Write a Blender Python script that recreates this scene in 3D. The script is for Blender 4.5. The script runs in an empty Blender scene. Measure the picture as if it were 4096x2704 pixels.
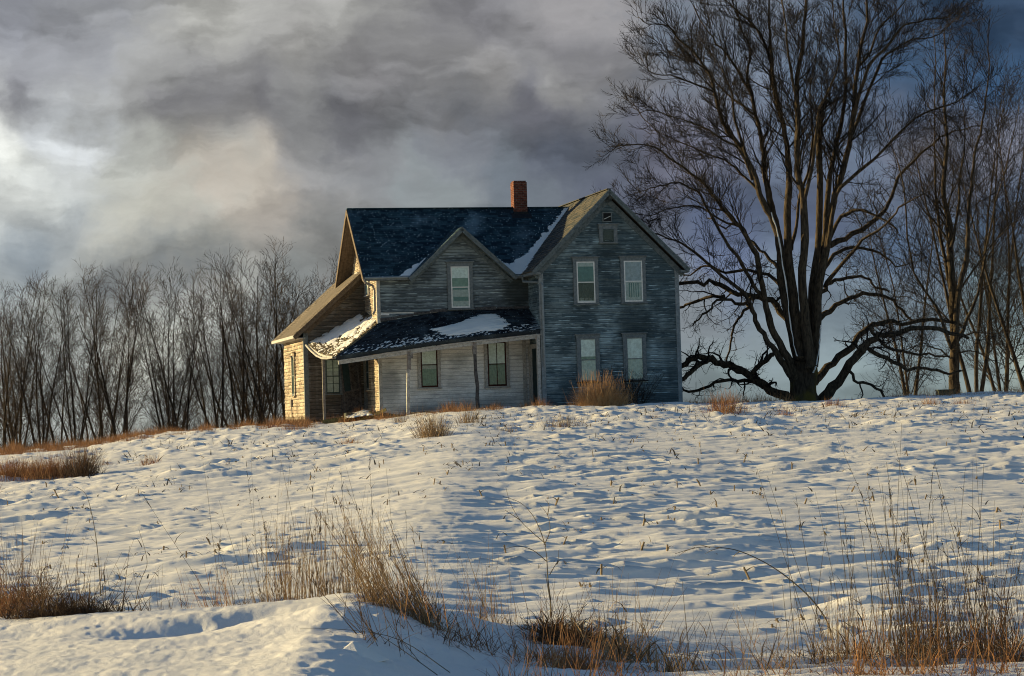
import bpy, math, random
import numpy as np
from mathutils import Vector, Matrix

# ------------------------------------------------------------------ camera, world, sun, exposure
SC = bpy.context.scene
COL = SC.collection
EYE = 1.8                                   # eye height above the roadside ground
F = 8678.6                                  # focal length in pixels of a 4096 px wide frame
PITCH = math.atan((1633.6 - 1352) / F)
ROLL = 0.0301
cd = bpy.data.cameras.new('camera')
cam = bpy.data.objects.new('camera', cd); COL.objects.link(cam)
cd.sensor_width = 36; cd.sensor_fit = 'HORIZONTAL'; cd.lens = F / 4096 * 36
cd.clip_start = 0.3; cd.clip_end = 6000
fw = Vector((0, math.cos(PITCH), math.sin(PITCH))); up0 = Vector((0, -math.sin(PITCH), math.cos(PITCH))); rt0 = Vector((1, 0, 0))
cr = rt0 * math.cos(ROLL) - up0 * math.sin(ROLL)
cu = rt0 * math.sin(ROLL) + up0 * math.cos(ROLL)
M = Matrix((cr, cu, -fw)).transposed().to_4x4(); M.translation = (0, 0, EYE)
cam.matrix_world = M
SC.camera = cam

def at(px, py, Y):
    """world point seen at pixel (px, py) of the 4096 frame, at depth Y metres"""
    d = fw * F + cr * (px - 2048) + cu * (1352 - py)
    return Vector((0, 0, EYE)) + d * (Y / d.y)

SUN_EL, SUN_AZ = 10.8, 20.0                   # degrees; the sun stands to the left, SUN_AZ beyond square
sv = Vector((-math.cos(math.radians(SUN_AZ)) * math.cos(math.radians(SUN_EL)), math.sin(math.radians(SUN_AZ)) * math.cos(math.radians(SUN_EL)), math.sin(math.radians(SUN_EL))))
sl = bpy.data.lights.new('sun', 'SUN'); sl.energy = 5.0; sl.angle = math.radians(0.6); sl.color = (1.0, 0.76, 0.36)
so = bpy.data.objects.new('sun', sl); COL.objects.link(so)
so.rotation_euler = sv.to_track_quat('Z', 'Y').to_euler()

def s2l(c):
    return tuple((x / 255 / 12.92) if x < 10 else ((x / 255 + .055) / 1.055) ** 2.4 for x in c)

W = bpy.data.worlds.new('World'); SC.world = W; W.use_nodes = True
def build_world():
    nt = W.node_tree; N = nt.nodes; L = nt.links
    for n in list(N): N.remove(n)
    out = N.new('ShaderNodeOutputWorld')
    tc = N.new('ShaderNodeTexCoord')
    sep = N.new('ShaderNodeSeparateXYZ'); L.new(tc.outputs['Generated'], sep.inputs[0])
    def m(op, a, b=None, c=None, clamp=False):
        n = N.new('ShaderNodeMath'); n.operation = op; n.use_clamp = clamp
        for i, v in enumerate((a, b, c)):
            if v is None: continue
            if isinstance(v, (int, float)): n.inputs[i].default_value = v
            else: L.new(v, n.inputs[i])
        return n.outputs[0]
    az = m('MULTIPLY', m('ARCTAN2', sep.outputs[0], sep.outputs[1]), 10.0)
    el = m('MULTIPLY', m('ARCSINE', sep.outputs[2]), 10.0)
    cb = N.new('ShaderNodeCombineXYZ'); L.new(az, cb.inputs[0]); L.new(el, cb.inputs[1])
    P = cb.outputs[0]
    def vm(op, a, b=None, s=None):
        n = N.new('ShaderNodeVectorMath'); n.operation = op
        if isinstance(a, tuple): n.inputs[0].default_value = a
        else: L.new(a, n.inputs[0])
        if b is not None:
            if isinstance(b, tuple): n.inputs[1].default_value = b
            else: L.new(b, n.inputs[1])
        if s is not None: L.new(s, n.inputs['Scale'])
        return n
    def noise(vec, scale, detail=4, rough=.55, w=0, lac=2.0):
        n = N.new('ShaderNodeTexNoise'); n.noise_dimensions = '4D'; L.new(vec, n.inputs['Vector'])
        n.inputs['Scale'].default_value = scale; n.inputs['Detail'].default_value = detail
        n.inputs['Roughness'].default_value = rough; n.inputs['W'].default_value = w; n.inputs['Lacunarity'].default_value = lac
        return n
    # warp the direction so the colour areas get ragged cloud edges
    n1 = noise(P, 1.1, 5, .55, 3.3)
    w1 = vm('SCALE', vm('SUBTRACT', n1.outputs['Color'], (.5, .5, .5)).outputs[0]); w1.inputs['Scale'].default_value = .95
    stq = vm('MULTIPLY', w1.outputs[0], (1.5, .75, 0))
    n1b = noise(P, 3.6, 5, .6, 6.3)
    w2 = vm('MULTIPLY', vm('SUBTRACT', n1b.outputs['Color'], (.5, .5, .5)).outputs[0], (.55, .30, 0))
    Q = vm('ADD', vm('ADD', P, stq.outputs[0]).outputs[0], w2.outputs[0]).outputs[0]
    # cloud masses: (px, py of the frame they stand in, radius, colour)
    pts = [(0, 0, (150, 152, 165)), (250, 120, (140, 141, 150)), (800, 60, (178, 176, 172)), (1400, 60, (172, 170, 168)), (1150, 250, (165, 162, 160)), (1900, 60, (130, 128, 136)), (2400, 60, (150, 146, 150)),
           (150, 330, (122, 121, 134)), (600, 330, (148, 147, 148)), (1000, 480, (112, 110, 120)), (1350, 560, (106, 105, 117)), (1500, 350, (132, 129, 134)), (700, 430, (130, 128, 136)), (1900, 300, (150, 147, 148)),
           (-30, 520, (255, 255, 250)), (40, 590, (228, 230, 222)), (250, 520, (205, 210, 218)), (120, 720, (190, 193, 192)), (500, 650, (186, 187, 180)), (860, 780, (184, 172, 158)), (960, 860, (166, 156, 148)), (600, 850, (184, 180, 166)),
           (250, 900, (140, 146, 152)), (100, 1020, (122, 134, 148)), (600, 990, (120, 128, 138)), (1150, 500, (160, 160, 162)), (1080, 600, (140, 140, 145)), (1400, 720, (128, 130, 136)), (1250, 900, (128, 128, 128)), (1650, 760, (132, 140, 145)),
           (1800, 620, (112, 115, 128)), (2150, 480, (104, 104, 120)), (2270, 380, (158, 156, 156)), (2350, 240, (112, 110, 118)), (2250, 700, (88, 96, 116)), (1950, 740, (100, 110, 124)), (2450, 850, (84, 90, 112)),
           (1100, 1120, (150, 156, 158)), (300, 1200, (172, 176, 172)), (700, 1350, (196, 196, 184)), (200, 1550, (186, 192, 188)), (1000, 1600, (170, 176, 172)),
           (2750, 200, (112, 122, 140)), (2700, 700, (104, 104, 122)), (3200, 350, (96, 114, 140)), (3600, 350, (70, 98, 134)), (3600, 640, (116, 116, 130)), (3950, 80, (36, 54, 80)), (4000, 330, (52, 82, 118)), (4000, 620, (120, 122, 138)),
           (3000, 1000, (96, 108, 140)), (3500, 950, (84, 104, 134)), (4000, 900, (76, 98, 128)), (2900, 1330, (124, 130, 138)), (3450, 1250, (116, 130, 144)), (3900, 1250, (118, 138, 148)), (3000, 1530, (124, 138, 142)), (3500, 1520, (138, 154, 158)), (4000, 1500, (158, 170, 164)), (2400, 1400, (112, 120, 134))]
    tot = None; csum = None
    for px, py, c in pts:
        mean = (c[0] + c[1] + c[2]) / 3; kk = .22 if px < 2600 else .08
        c = tuple(v + (mean - v) * kk for v in c); c = (c[0], c[1] + 1.5, c[2])
        d = at(px, py, 100) - Vector((0, 0, EYE))
        a = math.atan2(d.x, d.y) * 10; e = math.asin(d.normalized().z) * 10
        ds = vm('DISTANCE', Q, (a, e, 0)).outputs['Value']
        w = m('DIVIDE', 1.0, m('POWER', m('ADD', m('MULTIPLY', ds, ds), .022), 1.9))
        col = vm('SCALE', s2l(c), s=w).outputs[0]
        tot = w if tot is None else m('ADD', tot, w)
        csum = col if csum is None else vm('ADD', csum, col).outputs[0]
    base = vm('SCALE', csum, s=m('DIVIDE', 1.0, tot)).outputs[0]
    # finer billows on top
    q2 = vm('SCALE', vm('ADD', stq.outputs[0], w2.outputs[0]).outputs[0]); q2.inputs['Scale'].default_value = .4
    st = vm('MULTIPLY', vm('ADD', P, q2.outputs[0]).outputs[0], (1.0, 2.3, 1.0)).outputs[0]
    n2 = noise(st, 1.5, 7, .58, 9.1); n3 = noise(st, 4.2, 6, .6, 1.7)
    def sstep(v, a_, b_, lo, hi):
        n = N.new('ShaderNodeMapRange'); n.interpolation_type = 'SMOOTHSTEP'; L.new(v, n.inputs[0])
        n.inputs[1].default_value = a_; n.inputs[2].default_value = b_; n.inputs[3].default_value = lo; n.inputs[4].default_value = hi; return n.outputs[0]
    n4 = noise(vm('MULTIPLY', st, (.8, .8, 1.0)).outputs[0], 1.8, 7, .52, 4.4)
    edge_ = sstep(n4.outputs['Fac'], .455, .56, -.16, .13)
    b = m('ADD', m('ADD', m('MULTIPLY', m('SUBTRACT', n2.outputs['Fac'], .5), 1.15), m('MULTIPLY', m('SUBTRACT', n3.outputs['Fac'], .5), .55)), edge_)
    gain = m('ADD', 1.0, b)
    cloud = vm('SCALE', base, s=gain).outputs[0]
    bg1 = N.new('ShaderNodeBackground'); L.new(cloud, bg1.inputs[0]); bg1.inputs[1].default_value = .46
    sky = N.new('ShaderNodeTexSky'); sky.sky_type = 'NISHITA'; sky.sun_disc = False
    sky.sun_elevation = math.radians(SUN_EL); sky.sun_rotation = math.atan2(sv.x, sv.y); sky.ozone_density = 2.5; sky.air_density = 1.0; sky.dust_density = .4
    bg2 = N.new('ShaderNodeBackground'); L.new(sky.outputs[0], bg2.inputs[0]); bg2.inputs[1].default_value = 0.064
    # the cloud bank fills the sky ahead; overhead and behind it opens to clear sky
    d0 = vm('LENGTH', vm('MULTIPLY', P, (.18, .30, 0)).outputs[0]).outputs['Value']
    k = N.new('ShaderNodeMapRange'); k.interpolation_type = 'SMOOTHSTEP'; L.new(m('ADD', d0, m('MULTIPLY', b, .3)), k.inputs[0]); k.inputs[1].default_value = .9; k.inputs[2].default_value = 1.9
    mx = N.new('ShaderNodeMixShader'); L.new(k.outputs[0], mx.inputs[0]); L.new(bg1.outputs[0], mx.inputs[1]); L.new(bg2.outputs[0], mx.inputs[2])
    L.new(mx.outputs[0], out.inputs[0])
build_world()
W.cycles.sampling_method = 'MANUAL'; W.cycles.sample_map_resolution = 512
SC.view_settings.view_transform = 'Standard'; SC.view_settings.look = 'None'
SC.view_settings.exposure = 1.15; SC.view_settings.gamma = 1.0; SC.view_settings.use_curve_mapping = False
SC.render.engine = 'CYCLES'
SC.cycles.max_bounces = 5; SC.cycles.diffuse_bounces = 3; SC.cycles.glossy_bounces = 2; SC.cycles.transparent_max_bounces = 6
SC.cycles.use_denoising = True; SC.cycles.filter_width = 1.05

# ------------------------------------------------------------------ helpers
class MB:
    def __init__(s): s.v = []; s.f = []
    def quad(s, a, b, c, d):
        n = len(s.v); s.v += [tuple(a), tuple(b), tuple(c), tuple(d)]; s.f.append((n, n + 1, n + 2, n + 3))
    def poly(s, pts):
        n = len(s.v); s.v += [tuple(p) for p in pts]; s.f.append(tuple(range(n, n + len(pts))))
    def box(s, x0, x1, y0, y1, z0, z1):
        n = len(s.v)
        s.v += [(x, y, z) for z in (z0, z1) for x, y in ((x0, y0), (x1, y0), (x1, y1), (x0, y1))]
        s.f += [(n + a, n + b, n + c, n + d) for a, b, c, d in ((3, 2, 1, 0), (4, 5, 6, 7), (0, 1, 5, 4), (1, 2, 6, 5), (2, 3, 7, 6), (3, 0, 4, 7))]
    def slab(s, pts, th, nrm=None):
        """closed slab: polygon pts as the top face, thickness th against its normal"""
        P = [Vector(p) for p in pts]
        n_ = nrm if nrm is not None else (P[1] - P[0]).cross(P[-1] - P[0]).normalized()
        n_ = Vector(n_)
        k = len(P); b = len(s.v)
        s.v += [tuple(p) for p in P] + [tuple(p - n_ * th) for p in P]
        s.f.append(tuple(range(b, b + k))); s.f.append(tuple(range(b + 2 * k - 1, b + k - 1, -1)))
        for i in range(k):
            j = (i + 1) % k; s.f.append((b + i, b + k + i, b + k + j, b + j))
    def beam(s, a, b, w, h, side):
        """box from a to b; w along side, h along the third axis"""
        a = Vector(a); b = Vector(b); d = (b - a).normalized(); sd = Vector(side); sd = (sd - d * sd.dot(d)).normalized(); t = d.cross(sd)
        n = len(s.v)
        for p in (a, b):
            for i, j in ((-1, -1), (1, -1), (1, 1), (-1, 1)): s.v.append(tuple(p + sd * (i * w / 2) + t * (j * h / 2)))
        s.f += [(n, n + 1, n + 2, n + 3), (n + 7, n + 6, n + 5, n + 4)]
        for i in range(4):
            j = (i + 1) % 4; s.f.append((n + i, n + 4 + i, n + 4 + j, n + j))
    def tube(s, pts, rads, k=4, cap=False):
        n0 = len(s.v); m = len(pts)
        for i in range(m):
            p = pts[i]
            a = pts[i - 1] if i else pts[0]; b = pts[i + 1] if i < m - 1 else pts[-1]
            dx, dy, dz = b[0] - a[0], b[1] - a[1], b[2] - a[2]
            l = math.sqrt(dx * dx + dy * dy + dz * dz) or 1e-6; dx /= l; dy /= l; dz /= l
            # u = d x (fixed ref)
            if abs(dy) < .9: ux, uy, uz = -dz, 0.0, dx
            else: ux, uy, uz = 0.0, dz, -dy
            l = math.sqrt(ux * ux + uy * uy + uz * uz) or 1e-6; ux /= l; uy /= l; uz /= l
            wx, wy, wz = dy * uz - dz * uy, dz * ux - dx * uz, dx * uy - dy * ux
            r = rads[i]
            for j in range(k):
                t = 2 * math.pi * j / k; c = math.cos(t) * r; q = math.sin(t) * r
                s.v.append((p[0] + ux * c + wx * q, p[1] + uy * c + wy * q, p[2] + uz * c + wz * q))
        for i in range(m - 1):
            for j in range(k):
                a = n0 + i * k + j; b = n0 + i * k + (j + 1) % k
                s.f.append((a, b, b + k, a + k))
        if cap:
            s.f.append(tuple(range(n0 + k - 1, n0 - 1, -1))); s.f.append(tuple(range(n0 + (m - 1) * k, n0 + m * k)))
    def obj(s, name, mat, parent=None, smooth=False):
        me = bpy.data.meshes.new(name); me.from_pydata(s.v, [], s.f)
        if smooth: me.polygons.foreach_set('use_smooth', np.ones(len(s.f), bool))
        me.update()
        if mat: me.materials.append(mat)
        o = bpy.data.objects.new(name, me); COL.objects.link(o)
        if parent: o.parent = parent
        return o

def tag(o, label=None, cat=None, group=None, kind=None):
    if label: o['label'] = label
    if cat: o['category'] = cat
    if group: o['group'] = group
    if kind: o['kind'] = kind
    return o
def empty(name, loc=(0, 0, 0), rz=0):
    o = bpy.data.objects.new(name, None); COL.objects.link(o); o.location = loc; o.rotation_euler = (0, 0, rz); return o

class Mat:
    """small node-material builder"""
    def __init__(s, name, rough=.8, spec=.2):
        s.m = bpy.data.materials.new(name); s.m.use_nodes = True
        s.nt = s.m.node_tree; s.N = s.nt.nodes; s.L = s.nt.links
        s.b = s.N['Principled BSDF']; s.b.inputs['Roughness'].default_value = rough; s.b.inputs['Specular IOR Level'].default_value = spec
        s.tc = s.N.new('ShaderNodeTexCoord').outputs['Object']
    def co(s, sc=(1, 1, 1), loc=(0, 0, 0)):
        n = s.N.new('ShaderNodeMapping'); s.L.new(s.tc, n.inputs[0]); n.inputs['Scale'].default_value = sc; n.inputs['Location'].default_value = loc; return n.outputs[0]
    def noise(s, vec, scale=1, detail=3, rough=.5):
        n = s.N.new('ShaderNodeTexNoise'); s.L.new(vec, n.inputs['Vector']); n.inputs['Scale'].default_value = scale
        n.inputs['Detail'].default_value = detail; n.inputs['Roughness'].default_value = rough; return n.outputs['Fac']
    def ramp(s, v, a, b, lo=0., hi=1.):
        n = s.N.new('ShaderNodeMapRange'); n.interpolation_type = 'SMOOTHSTEP'; s.L.new(v, n.inputs[0])
        n.inputs[1].default_value = a; n.inputs[2].default_value = b; n.inputs[3].default_value = lo; n.inputs[4].default_value = hi; return n.outputs[0]
    def mix(s, f, a, b):
        n = s.N.new('ShaderNodeMix'); n.data_type = 'RGBA'
        if isinstance(f, (int, float)): n.inputs[0].default_value = f
        else: s.L.new(f, n.inputs[0])
        for i, c in ((6, a), (7, b)):
            if isinstance(c, tuple): n.inputs[i].default_value = (*c[:3], 1)
            else: s.L.new(c, n.inputs[i])
        return n.outputs[2]
    def math(s, op, a, b=0., clamp=False):
        n = s.N.new('ShaderNodeMath'); n.operation = op; n.use_clamp = clamp
        for i, v in enumerate((a, b)):
            if isinstance(v, (int, float)): n.inputs[i].default_value = v
            else: s.L.new(v, n.inputs[i])
        return n.outputs[0]
    def scale(s, col, f):
        n = s.N.new('ShaderNodeVectorMath'); n.operation = 'SCALE'; s.L.new(col, n.inputs[0])
        s.L.new(f, n.inputs['Scale']); return n.outputs[0]
    def island(s):
        return s.N.new('ShaderNodeNewGeometry').outputs['Random Per Island']
    def xyz(s):
        n = s.N.new('ShaderNodeSeparateXYZ'); s.L.new(s.tc, n.inputs[0]); return n.outputs
    def base(s, c):
        if isinstance(c, tuple): s.b.inputs['Base Color'].default_value = (*c[:3], 1)
        else: s.L.new(c, s.b.inputs['Base Color'])
    def bump(s, h, dist=.01, strength=.6):
        n = s.N.new('ShaderNodeBump'); n.inputs['Strength'].default_value = strength; n.inputs['Distance'].default_value = dist
        s.L.new(h, n.inputs['Height']); s.L.new(n.outputs[0], s.b.inputs['Normal'])
    def blob(s, x, z, sx, sz, nz):
        """soft stain round (x, z) in the wall's own metres, edge broken by noise"""
        o = s.xyz()
        dx = s.math('DIVIDE', s.math('SUBTRACT', o[0], x), sx); dz = s.math('DIVIDE', s.math('SUBTRACT', o[2], z), sz)
        d = s.math('ADD', s.math('MULTIPLY', dx, dx), s.math('MULTIPLY', dz, dz))
        return s.ramp(s.math('ADD', d, s.math('MULTIPLY', nz, 1.1)), .7, 1.9, 1., 0.)

def siding_mat(name, paint, wood, loss=.5, var=.3, stains=(), stain_shade_col=(.02, .025, .025), dirt=True, lap=.15, lap0=.0, lapk=.85):
    M_ = Mat(name, .85, .12)
    streak = M_.noise(M_.co((1.1, 1.1, 9)), 2.2, 5, .65)
    patch = M_.noise(M_.co((.6, .6, .9), (3, 1, 7)), 1.3, 4, .6)
    fine = M_.noise(M_.co((6, 6, 46)), 2.0, 3, .7)
    isl = M_.island()
    s_ = M_.math('ADD', M_.math('MULTIPLY', streak, .5), M_.math('ADD', M_.math('MULTIPLY', patch, .85), M_.math('ADD', M_.math('MULTIPLY', isl, .26), M_.math('MULTIPLY', fine, .32))))
    f = M_.ramp(s_, .96 - .26 * (loss - .5) - .17, .96 - .26 * (loss - .5) + .11)
    c = M_.mix(f, paint, wood)
    g = M_.math('ADD', 1 - var, M_.math('MULTIPLY', isl, var * 1.3))
    c = M_.scale(c, M_.math('MULTIPLY', g, M_.ramp(fine, .25, .75, .62, 1.22)))
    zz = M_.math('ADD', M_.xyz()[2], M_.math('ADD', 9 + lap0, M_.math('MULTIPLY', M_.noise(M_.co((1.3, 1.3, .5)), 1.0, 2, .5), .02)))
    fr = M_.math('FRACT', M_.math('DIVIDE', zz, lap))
    lap_shade = M_.math('MULTIPLY', M_.ramp(fr, .10, .26, 1., 0.), M_.ramp(M_.noise(M_.co((2.5, 2.5, 7), (4, 4, 4)), 1.4, 4, .6), .30, .55, .35, 1.0))  # lap shadow painted into the colour along each board's lower edge
    c = M_.mix(M_.math('MULTIPLY', lap_shade, lapk), c, stain_shade_col)
    worn = M_.math('MULTIPLY', M_.ramp(fr, .62, .95), M_.ramp(M_.noise(M_.co((1.2, 1.2, 6.7), (9, 2, 4)), 1.6, 3, .6), .52, .66))
    c = M_.mix(M_.math('MULTIPLY', worn, .7), c, tuple(min(.8, v * 1.7) for v in paint))
    for x, z, sx, sz, k in stains:
        nz = M_.noise(M_.co((1.6, 1.6, 3)), 2.0, 4, .6)
        c = M_.mix(M_.math('MULTIPLY', M_.blob(x, z, sx, sz, nz), k), c, stain_shade_col)
    M_.base(c); M_.bump(M_.math('ADD', fine, streak), .012, .7)
    return M_.m
def plain_wood(name, a, b, rough=.85, k=8):
    M_ = Mat(name, rough, .12)
    n = M_.noise(M_.co((3, 3, 3)), k * .4, 5, .7); n2 = M_.noise(M_.co((1, 1, 1)), k * 3, 3, .7)
    M_.base(M_.mix(M_.ramp(M_.math('ADD', M_.math('MULTIPLY', n, .7), M_.math('MULTIPLY', n2, .3)), .36, .62), a, b)); M_.bump(n2, .006, .5)
    return M_.m
def flat(name, c, rough=.7, spec=.2):
    M_ = Mat(name, rough, spec); n = M_.noise(M_.co(), 9, 4, .65)
    M_.base(M_.mix(M_.ramp(n, .3, .7), tuple(x * .8 for x in c), tuple(x * 1.15 for x in c))); return M_.m
def shingle_mat(name, a, b, frost=0., frostcol=(.35, .45, .5)):
    M_ = Mat(name, .9, .1)
    isl = M_.island(); n = M_.noise(M_.co(), .9, 5, .65); fi = M_.noise(M_.co(), 26, 3, .7)
    c = M_.mix(M_.ramp(M_.math('ADD', M_.math('MULTIPLY', isl, .5), M_.math('MULTIPLY', n, .6)), .3, .85), a, b)
    c = M_.scale(c, M_.ramp(fi, .3, .7, .7, 1.3))
    if frost:
        v = M_.N.new('ShaderNodeTexVoronoi'); M_.L.new(M_.co(), v.inputs['Vector']); v.inputs['Scale'].default_value = 7.6; v.inputs['Randomness'].default_value = .8
        dots = M_.ramp(M_.math('ADD', v.outputs['Distance'], M_.math('MULTIPLY', fi, .12)), .15, .27, 1., 0.)
        ar = M_.ramp(M_.noise(M_.co(loc=(5, 2, 0)), .7, 3, .6), .25, .55)
        c = M_.mix(M_.math('MULTIPLY', M_.math('MULTIPLY', dots, ar), frost), c, frostcol)
        haz = M_.ramp(M_.noise(M_.co((.8, .8, .25), (1, 4, 0)), 1.0, 3, .6), .5, .75)
        c = M_.mix(M_.math('MULTIPLY', haz, .34 * frost), c, (frostcol[0] * .45, frostcol[1] * .5, frostcol[2] * .55))
    M_.base(c); M_.bump(fi, .008, .6)
    return M_.m

m_snow = None
def make_snow():
    M_ = Mat('snow', .55, .25)
    n = M_.noise(M_.co(), 1.3, 4, .6); f = M_.noise(M_.co(), 38, 4, .75); g = M_.noise(M_.co(), 140, 2, .7)
    M_.base(M_.mix(M_.ramp(n, .3, .7), (.66, .66, .645), (.735, .725, .70)))
    h = M_.math('ADD', f, M_.math('MULTIPLY', g, .6)); M_.bump(h, .012, .55)
    M_.b.inputs['Subsurface Weight'].default_value = 0
    return M_.m
m_snow = make_snow()
m_wing = siding_mat('weathered_siding', (.31, .41, .45), (.07, .105, .125), .54, .55, stains=((3.9, 3.2, .8, 1.25, .75), (2.9, 6.35, .75, .38, .7), (3.0, .1, 3.2, .85, .55), (5.6, 2.4, .5, 2.2, .35), (2.9, 4.9, .45, .8, .5)), stain_shade_col=(.022, .034, .04))
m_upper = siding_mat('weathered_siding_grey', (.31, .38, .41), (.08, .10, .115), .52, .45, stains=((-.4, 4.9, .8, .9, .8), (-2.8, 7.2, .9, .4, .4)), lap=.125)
m_porchwall = siding_mat('faded_white_siding', (.84, .84, .82), (.46, .46, .45), .14, .2, lapk=.5, stains=((-5.9, 1.2, .5, 1.0, .5), (-3.5, .0, 3.5, .45, .45), (-3.0, 2.15, .5, .3, .4)), stain_shade_col=(.09, .11, .12))
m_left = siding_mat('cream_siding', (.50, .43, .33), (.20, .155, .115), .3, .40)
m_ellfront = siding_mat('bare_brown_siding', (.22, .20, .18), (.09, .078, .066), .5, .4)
m_trim = plain_wood('grey_trim', (.09, .11, .12), (.16, .18, .19))
m_trim_lt = plain_wood('pale_trim', (.22, .22, .21), (.42, .41, .39))
m_corner = plain_wood('corner_trim', (.12, .145, .16), (.22, .245, .26))
m_white = plain_wood('white_paint', (.52, .53, .52), (.68, .68, .66))
m_red = plain_wood('dark_red_paint', (.03, .012, .01), (.05, .018, .014))
m_green = plain_wood('dark_green_paint', (.035, .05, .05), (.06, .08, .08))
m_soffit = plain_wood('soffit_wood', (.07, .055, .042), (.135, .105, .08))
m_rake = plain_wood('rake_wood', (.055, .075, .085), (.13, .155, .165))
m_dark = flat('dark_opening', (.006, .007, .008))
m_roof = shingle_mat('dark_shingle', (.009, .022, .034), (.028, .062, .084), 1.0, (.55, .72, .80))
m_roof_wing = shingle_mat('brown_shingle', (.038, .046, .05), (.095, .085, .07), 0)
m_roof_ell = shingle_mat('grey_brown_shingle', (.095, .082, .068), (.17, .145, .118), 0)
m_roof_porch = shingle_mat('tar_shingle', (.006, .009, .014), (.03, .04, .05), .5)
m_roof_side = shingle_mat('lichen_shingle', (.06, .05, .035), (.16, .13, .085), 0)
m_metal = flat('dull_metal', (.16, .19, .21), .5, .5)
m_metal_w = flat('warm_metal', (.24, .20, .165), .5, .4)
m_post = plain_wood('post_wood', (.10, .09, .085), (.24, .22, .20))
m_post_dk = plain_wood('dark_post', (.028, .028, .032), (.09, .085, .085))
m_deck = plain_wood('mossy_board', (.06, .06, .028), (.15, .13, .06))
m_stone = plain_wood('mossy_stone', (.02, .025, .02), (.07, .075, .06))
m_conc = plain_wood('foundation', (.10, .09, .08), (.2, .18, .15))
m_shade = flat('window_shade', (.55, .60, .54)); m_shade_w = flat('white_shade', (.86, .88, .84))
m_cgreen = flat('green_curtain', (.20, .30, .25)); m_cdark = flat('dark_curtain', (.012, .028, .032)); m_cteal = flat('teal_blind', (.08, .18, .18)); m_cblue = flat('pale_blue_curtain', (.36, .39, .44))
m_clace = flat('lace', (.42, .44, .43))
def brick():
    M_ = Mat('brick', .9, .1)
    o = M_.xyz(); c = M_.N.new('ShaderNodeCombineXYZ'); M_.L.new(M_.math('ADD', o[0], o[1]), c.inputs[0]); M_.L.new(o[2], c.inputs[1])
    b = M_.N.new('ShaderNodeTexBrick'); M_.L.new(c.outputs[0], b.inputs['Vector']); b.inputs['Scale'].default_value = 1; b.inputs['Brick Width'].default_value = .21; b.inputs['Row Height'].default_value = .075; b.inputs['Mortar Size'].default_value = .01
    b.inputs['Color1'].default_value = (.15, .042, .026, 1); b.inputs['Color2'].default_value = (.085, .028, .02, 1); b.inputs['Mortar'].default_value = (.15, .10, .08, 1)
    n = M_.noise(M_.co(), 7, 4, .7)
    M_.base(M_.scale(b.outputs['Color'], M_.ramp(n, .3, .7, .6, 1.25))); M_.bump(M_.math('ADD', M_.math('SUBTRACT', 1., b.outputs['Fac']), n), .02, .6); return M_.m
m_brick = brick()
def glass():
    m_ = bpy.data.materials.new('window_glass'); m_.use_nodes = True; N = m_.node_tree.nodes; L = m_.node_tree.links
    for n in list(N): N.remove(n)
    o = N.new('ShaderNodeOutputMaterial'); t = N.new('ShaderNodeBsdfTransparent'); g = N.new('ShaderNodeBsdfGlossy'); g.inputs['Roughness'].default_value = .04
    t.inputs[0].default_value = (.86, .9, .9, 1)
    no = N.new('ShaderNodeTexNoise'); no.inputs['Scale'].default_value = 5; bp = N.new('ShaderNodeBump'); bp.inputs['Distance'].default_value = .004; bp.inputs['Strength'].default_value = .4
    L.new(no.outputs['Fac'], bp.inputs['Height']); L.new(bp.outputs[0], g.inputs['Normal'])
    x = N.new('ShaderNodeMixShader'); x.inputs[0].default_value = .022
    L.new(t.outputs[0], x.inputs[1]); L.new(g.outputs[0], x.inputs[2]); L.new(x.outputs[0], o.inputs[0]); return m_
m_glass = glass()

# ------------------------------------------------------------------ noise and terrain
def _hash(ix, iy, seed):
    n = (ix.astype(np.int64) * 374761393 + iy.astype(np.int64) * 668265263 + seed * 974634777) & 0xffffffff
    n = ((n ^ (n >> 13)) * 1274126177) & 0xffffffff
    n = n ^ (n >> 16)
    return (n & 0xffff) / 65535.0
def vnoise(x, y, seed=0):
    x = np.asarray(x, float); y = np.asarray(y, float)
    ix = np.floor(x); iy = np.floor(y); fx = x - ix; fy = y - iy
    fx = fx * fx * fx * (fx * (fx * 6 - 15) + 10); fy = fy * fy * fy * (fy * (fy * 6 - 15) + 10)
    a = _hash(ix, iy, seed); b = _hash(ix + 1, iy, seed); c = _hash(ix, iy + 1, seed); d = _hash(ix + 1, iy + 1, seed)
    return (a + (b - a) * fx) * (1 - fy) + (c + (d - c) * fx) * fy
def fbm(x, y, seed=0, o=3):
    s = 0; a = .5
    for i in range(o):
        s = s + a * vnoise(x * 2 ** i + 17.3 * i, y * 2 ** i + 9.1 * i, seed + i); a *= .5
    return s / (1 - .5 ** o)
def sm(x, a, b):
    t = np.clip((x - a) / (b - a), 0, 1); return t * t * (3 - 2 * t)
YC = 84.0
_cx = [(-700, -170), (0, -125), (330, -100), (659, -68), (863, -56), (1094, -46), (1225, -46), (1400, -40), (1560, -30), (1750, -18), (2140, -11), (2720, -11), (3200, -16), (3600, -9), (4096, -9), (4800, 10)]
CX = np.array([(p - 2048) / F * YC for p, _ in _cx]); CZ = np.array([z / F * YC for _, z in _cx])
def terrain_base(X, Y):
    X = np.asarray(X, float); Y = np.asarray(Y, float)
    Xc = X / np.maximum(Y, 30.) * YC
    zc = np.interp(Xc, CX, CZ) + 0.0
    t = np.clip((Y - 14.5) / (YC - 14.5), 0, 1)
    e = t + .045 * np.sin(t * math.pi * 2) * 0 + .10 * t * (1 - t)
    z = -1.8 + (zc + 1.8) * e
    back = np.maximum(Y - 88, 0)
    z = z - np.minimum(.0016 * back ** 2, .045 * back)
    z = z * 1.0
    z = np.where(Y > 600, z + (Y - 600) * .002, z)
    return z
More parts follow.
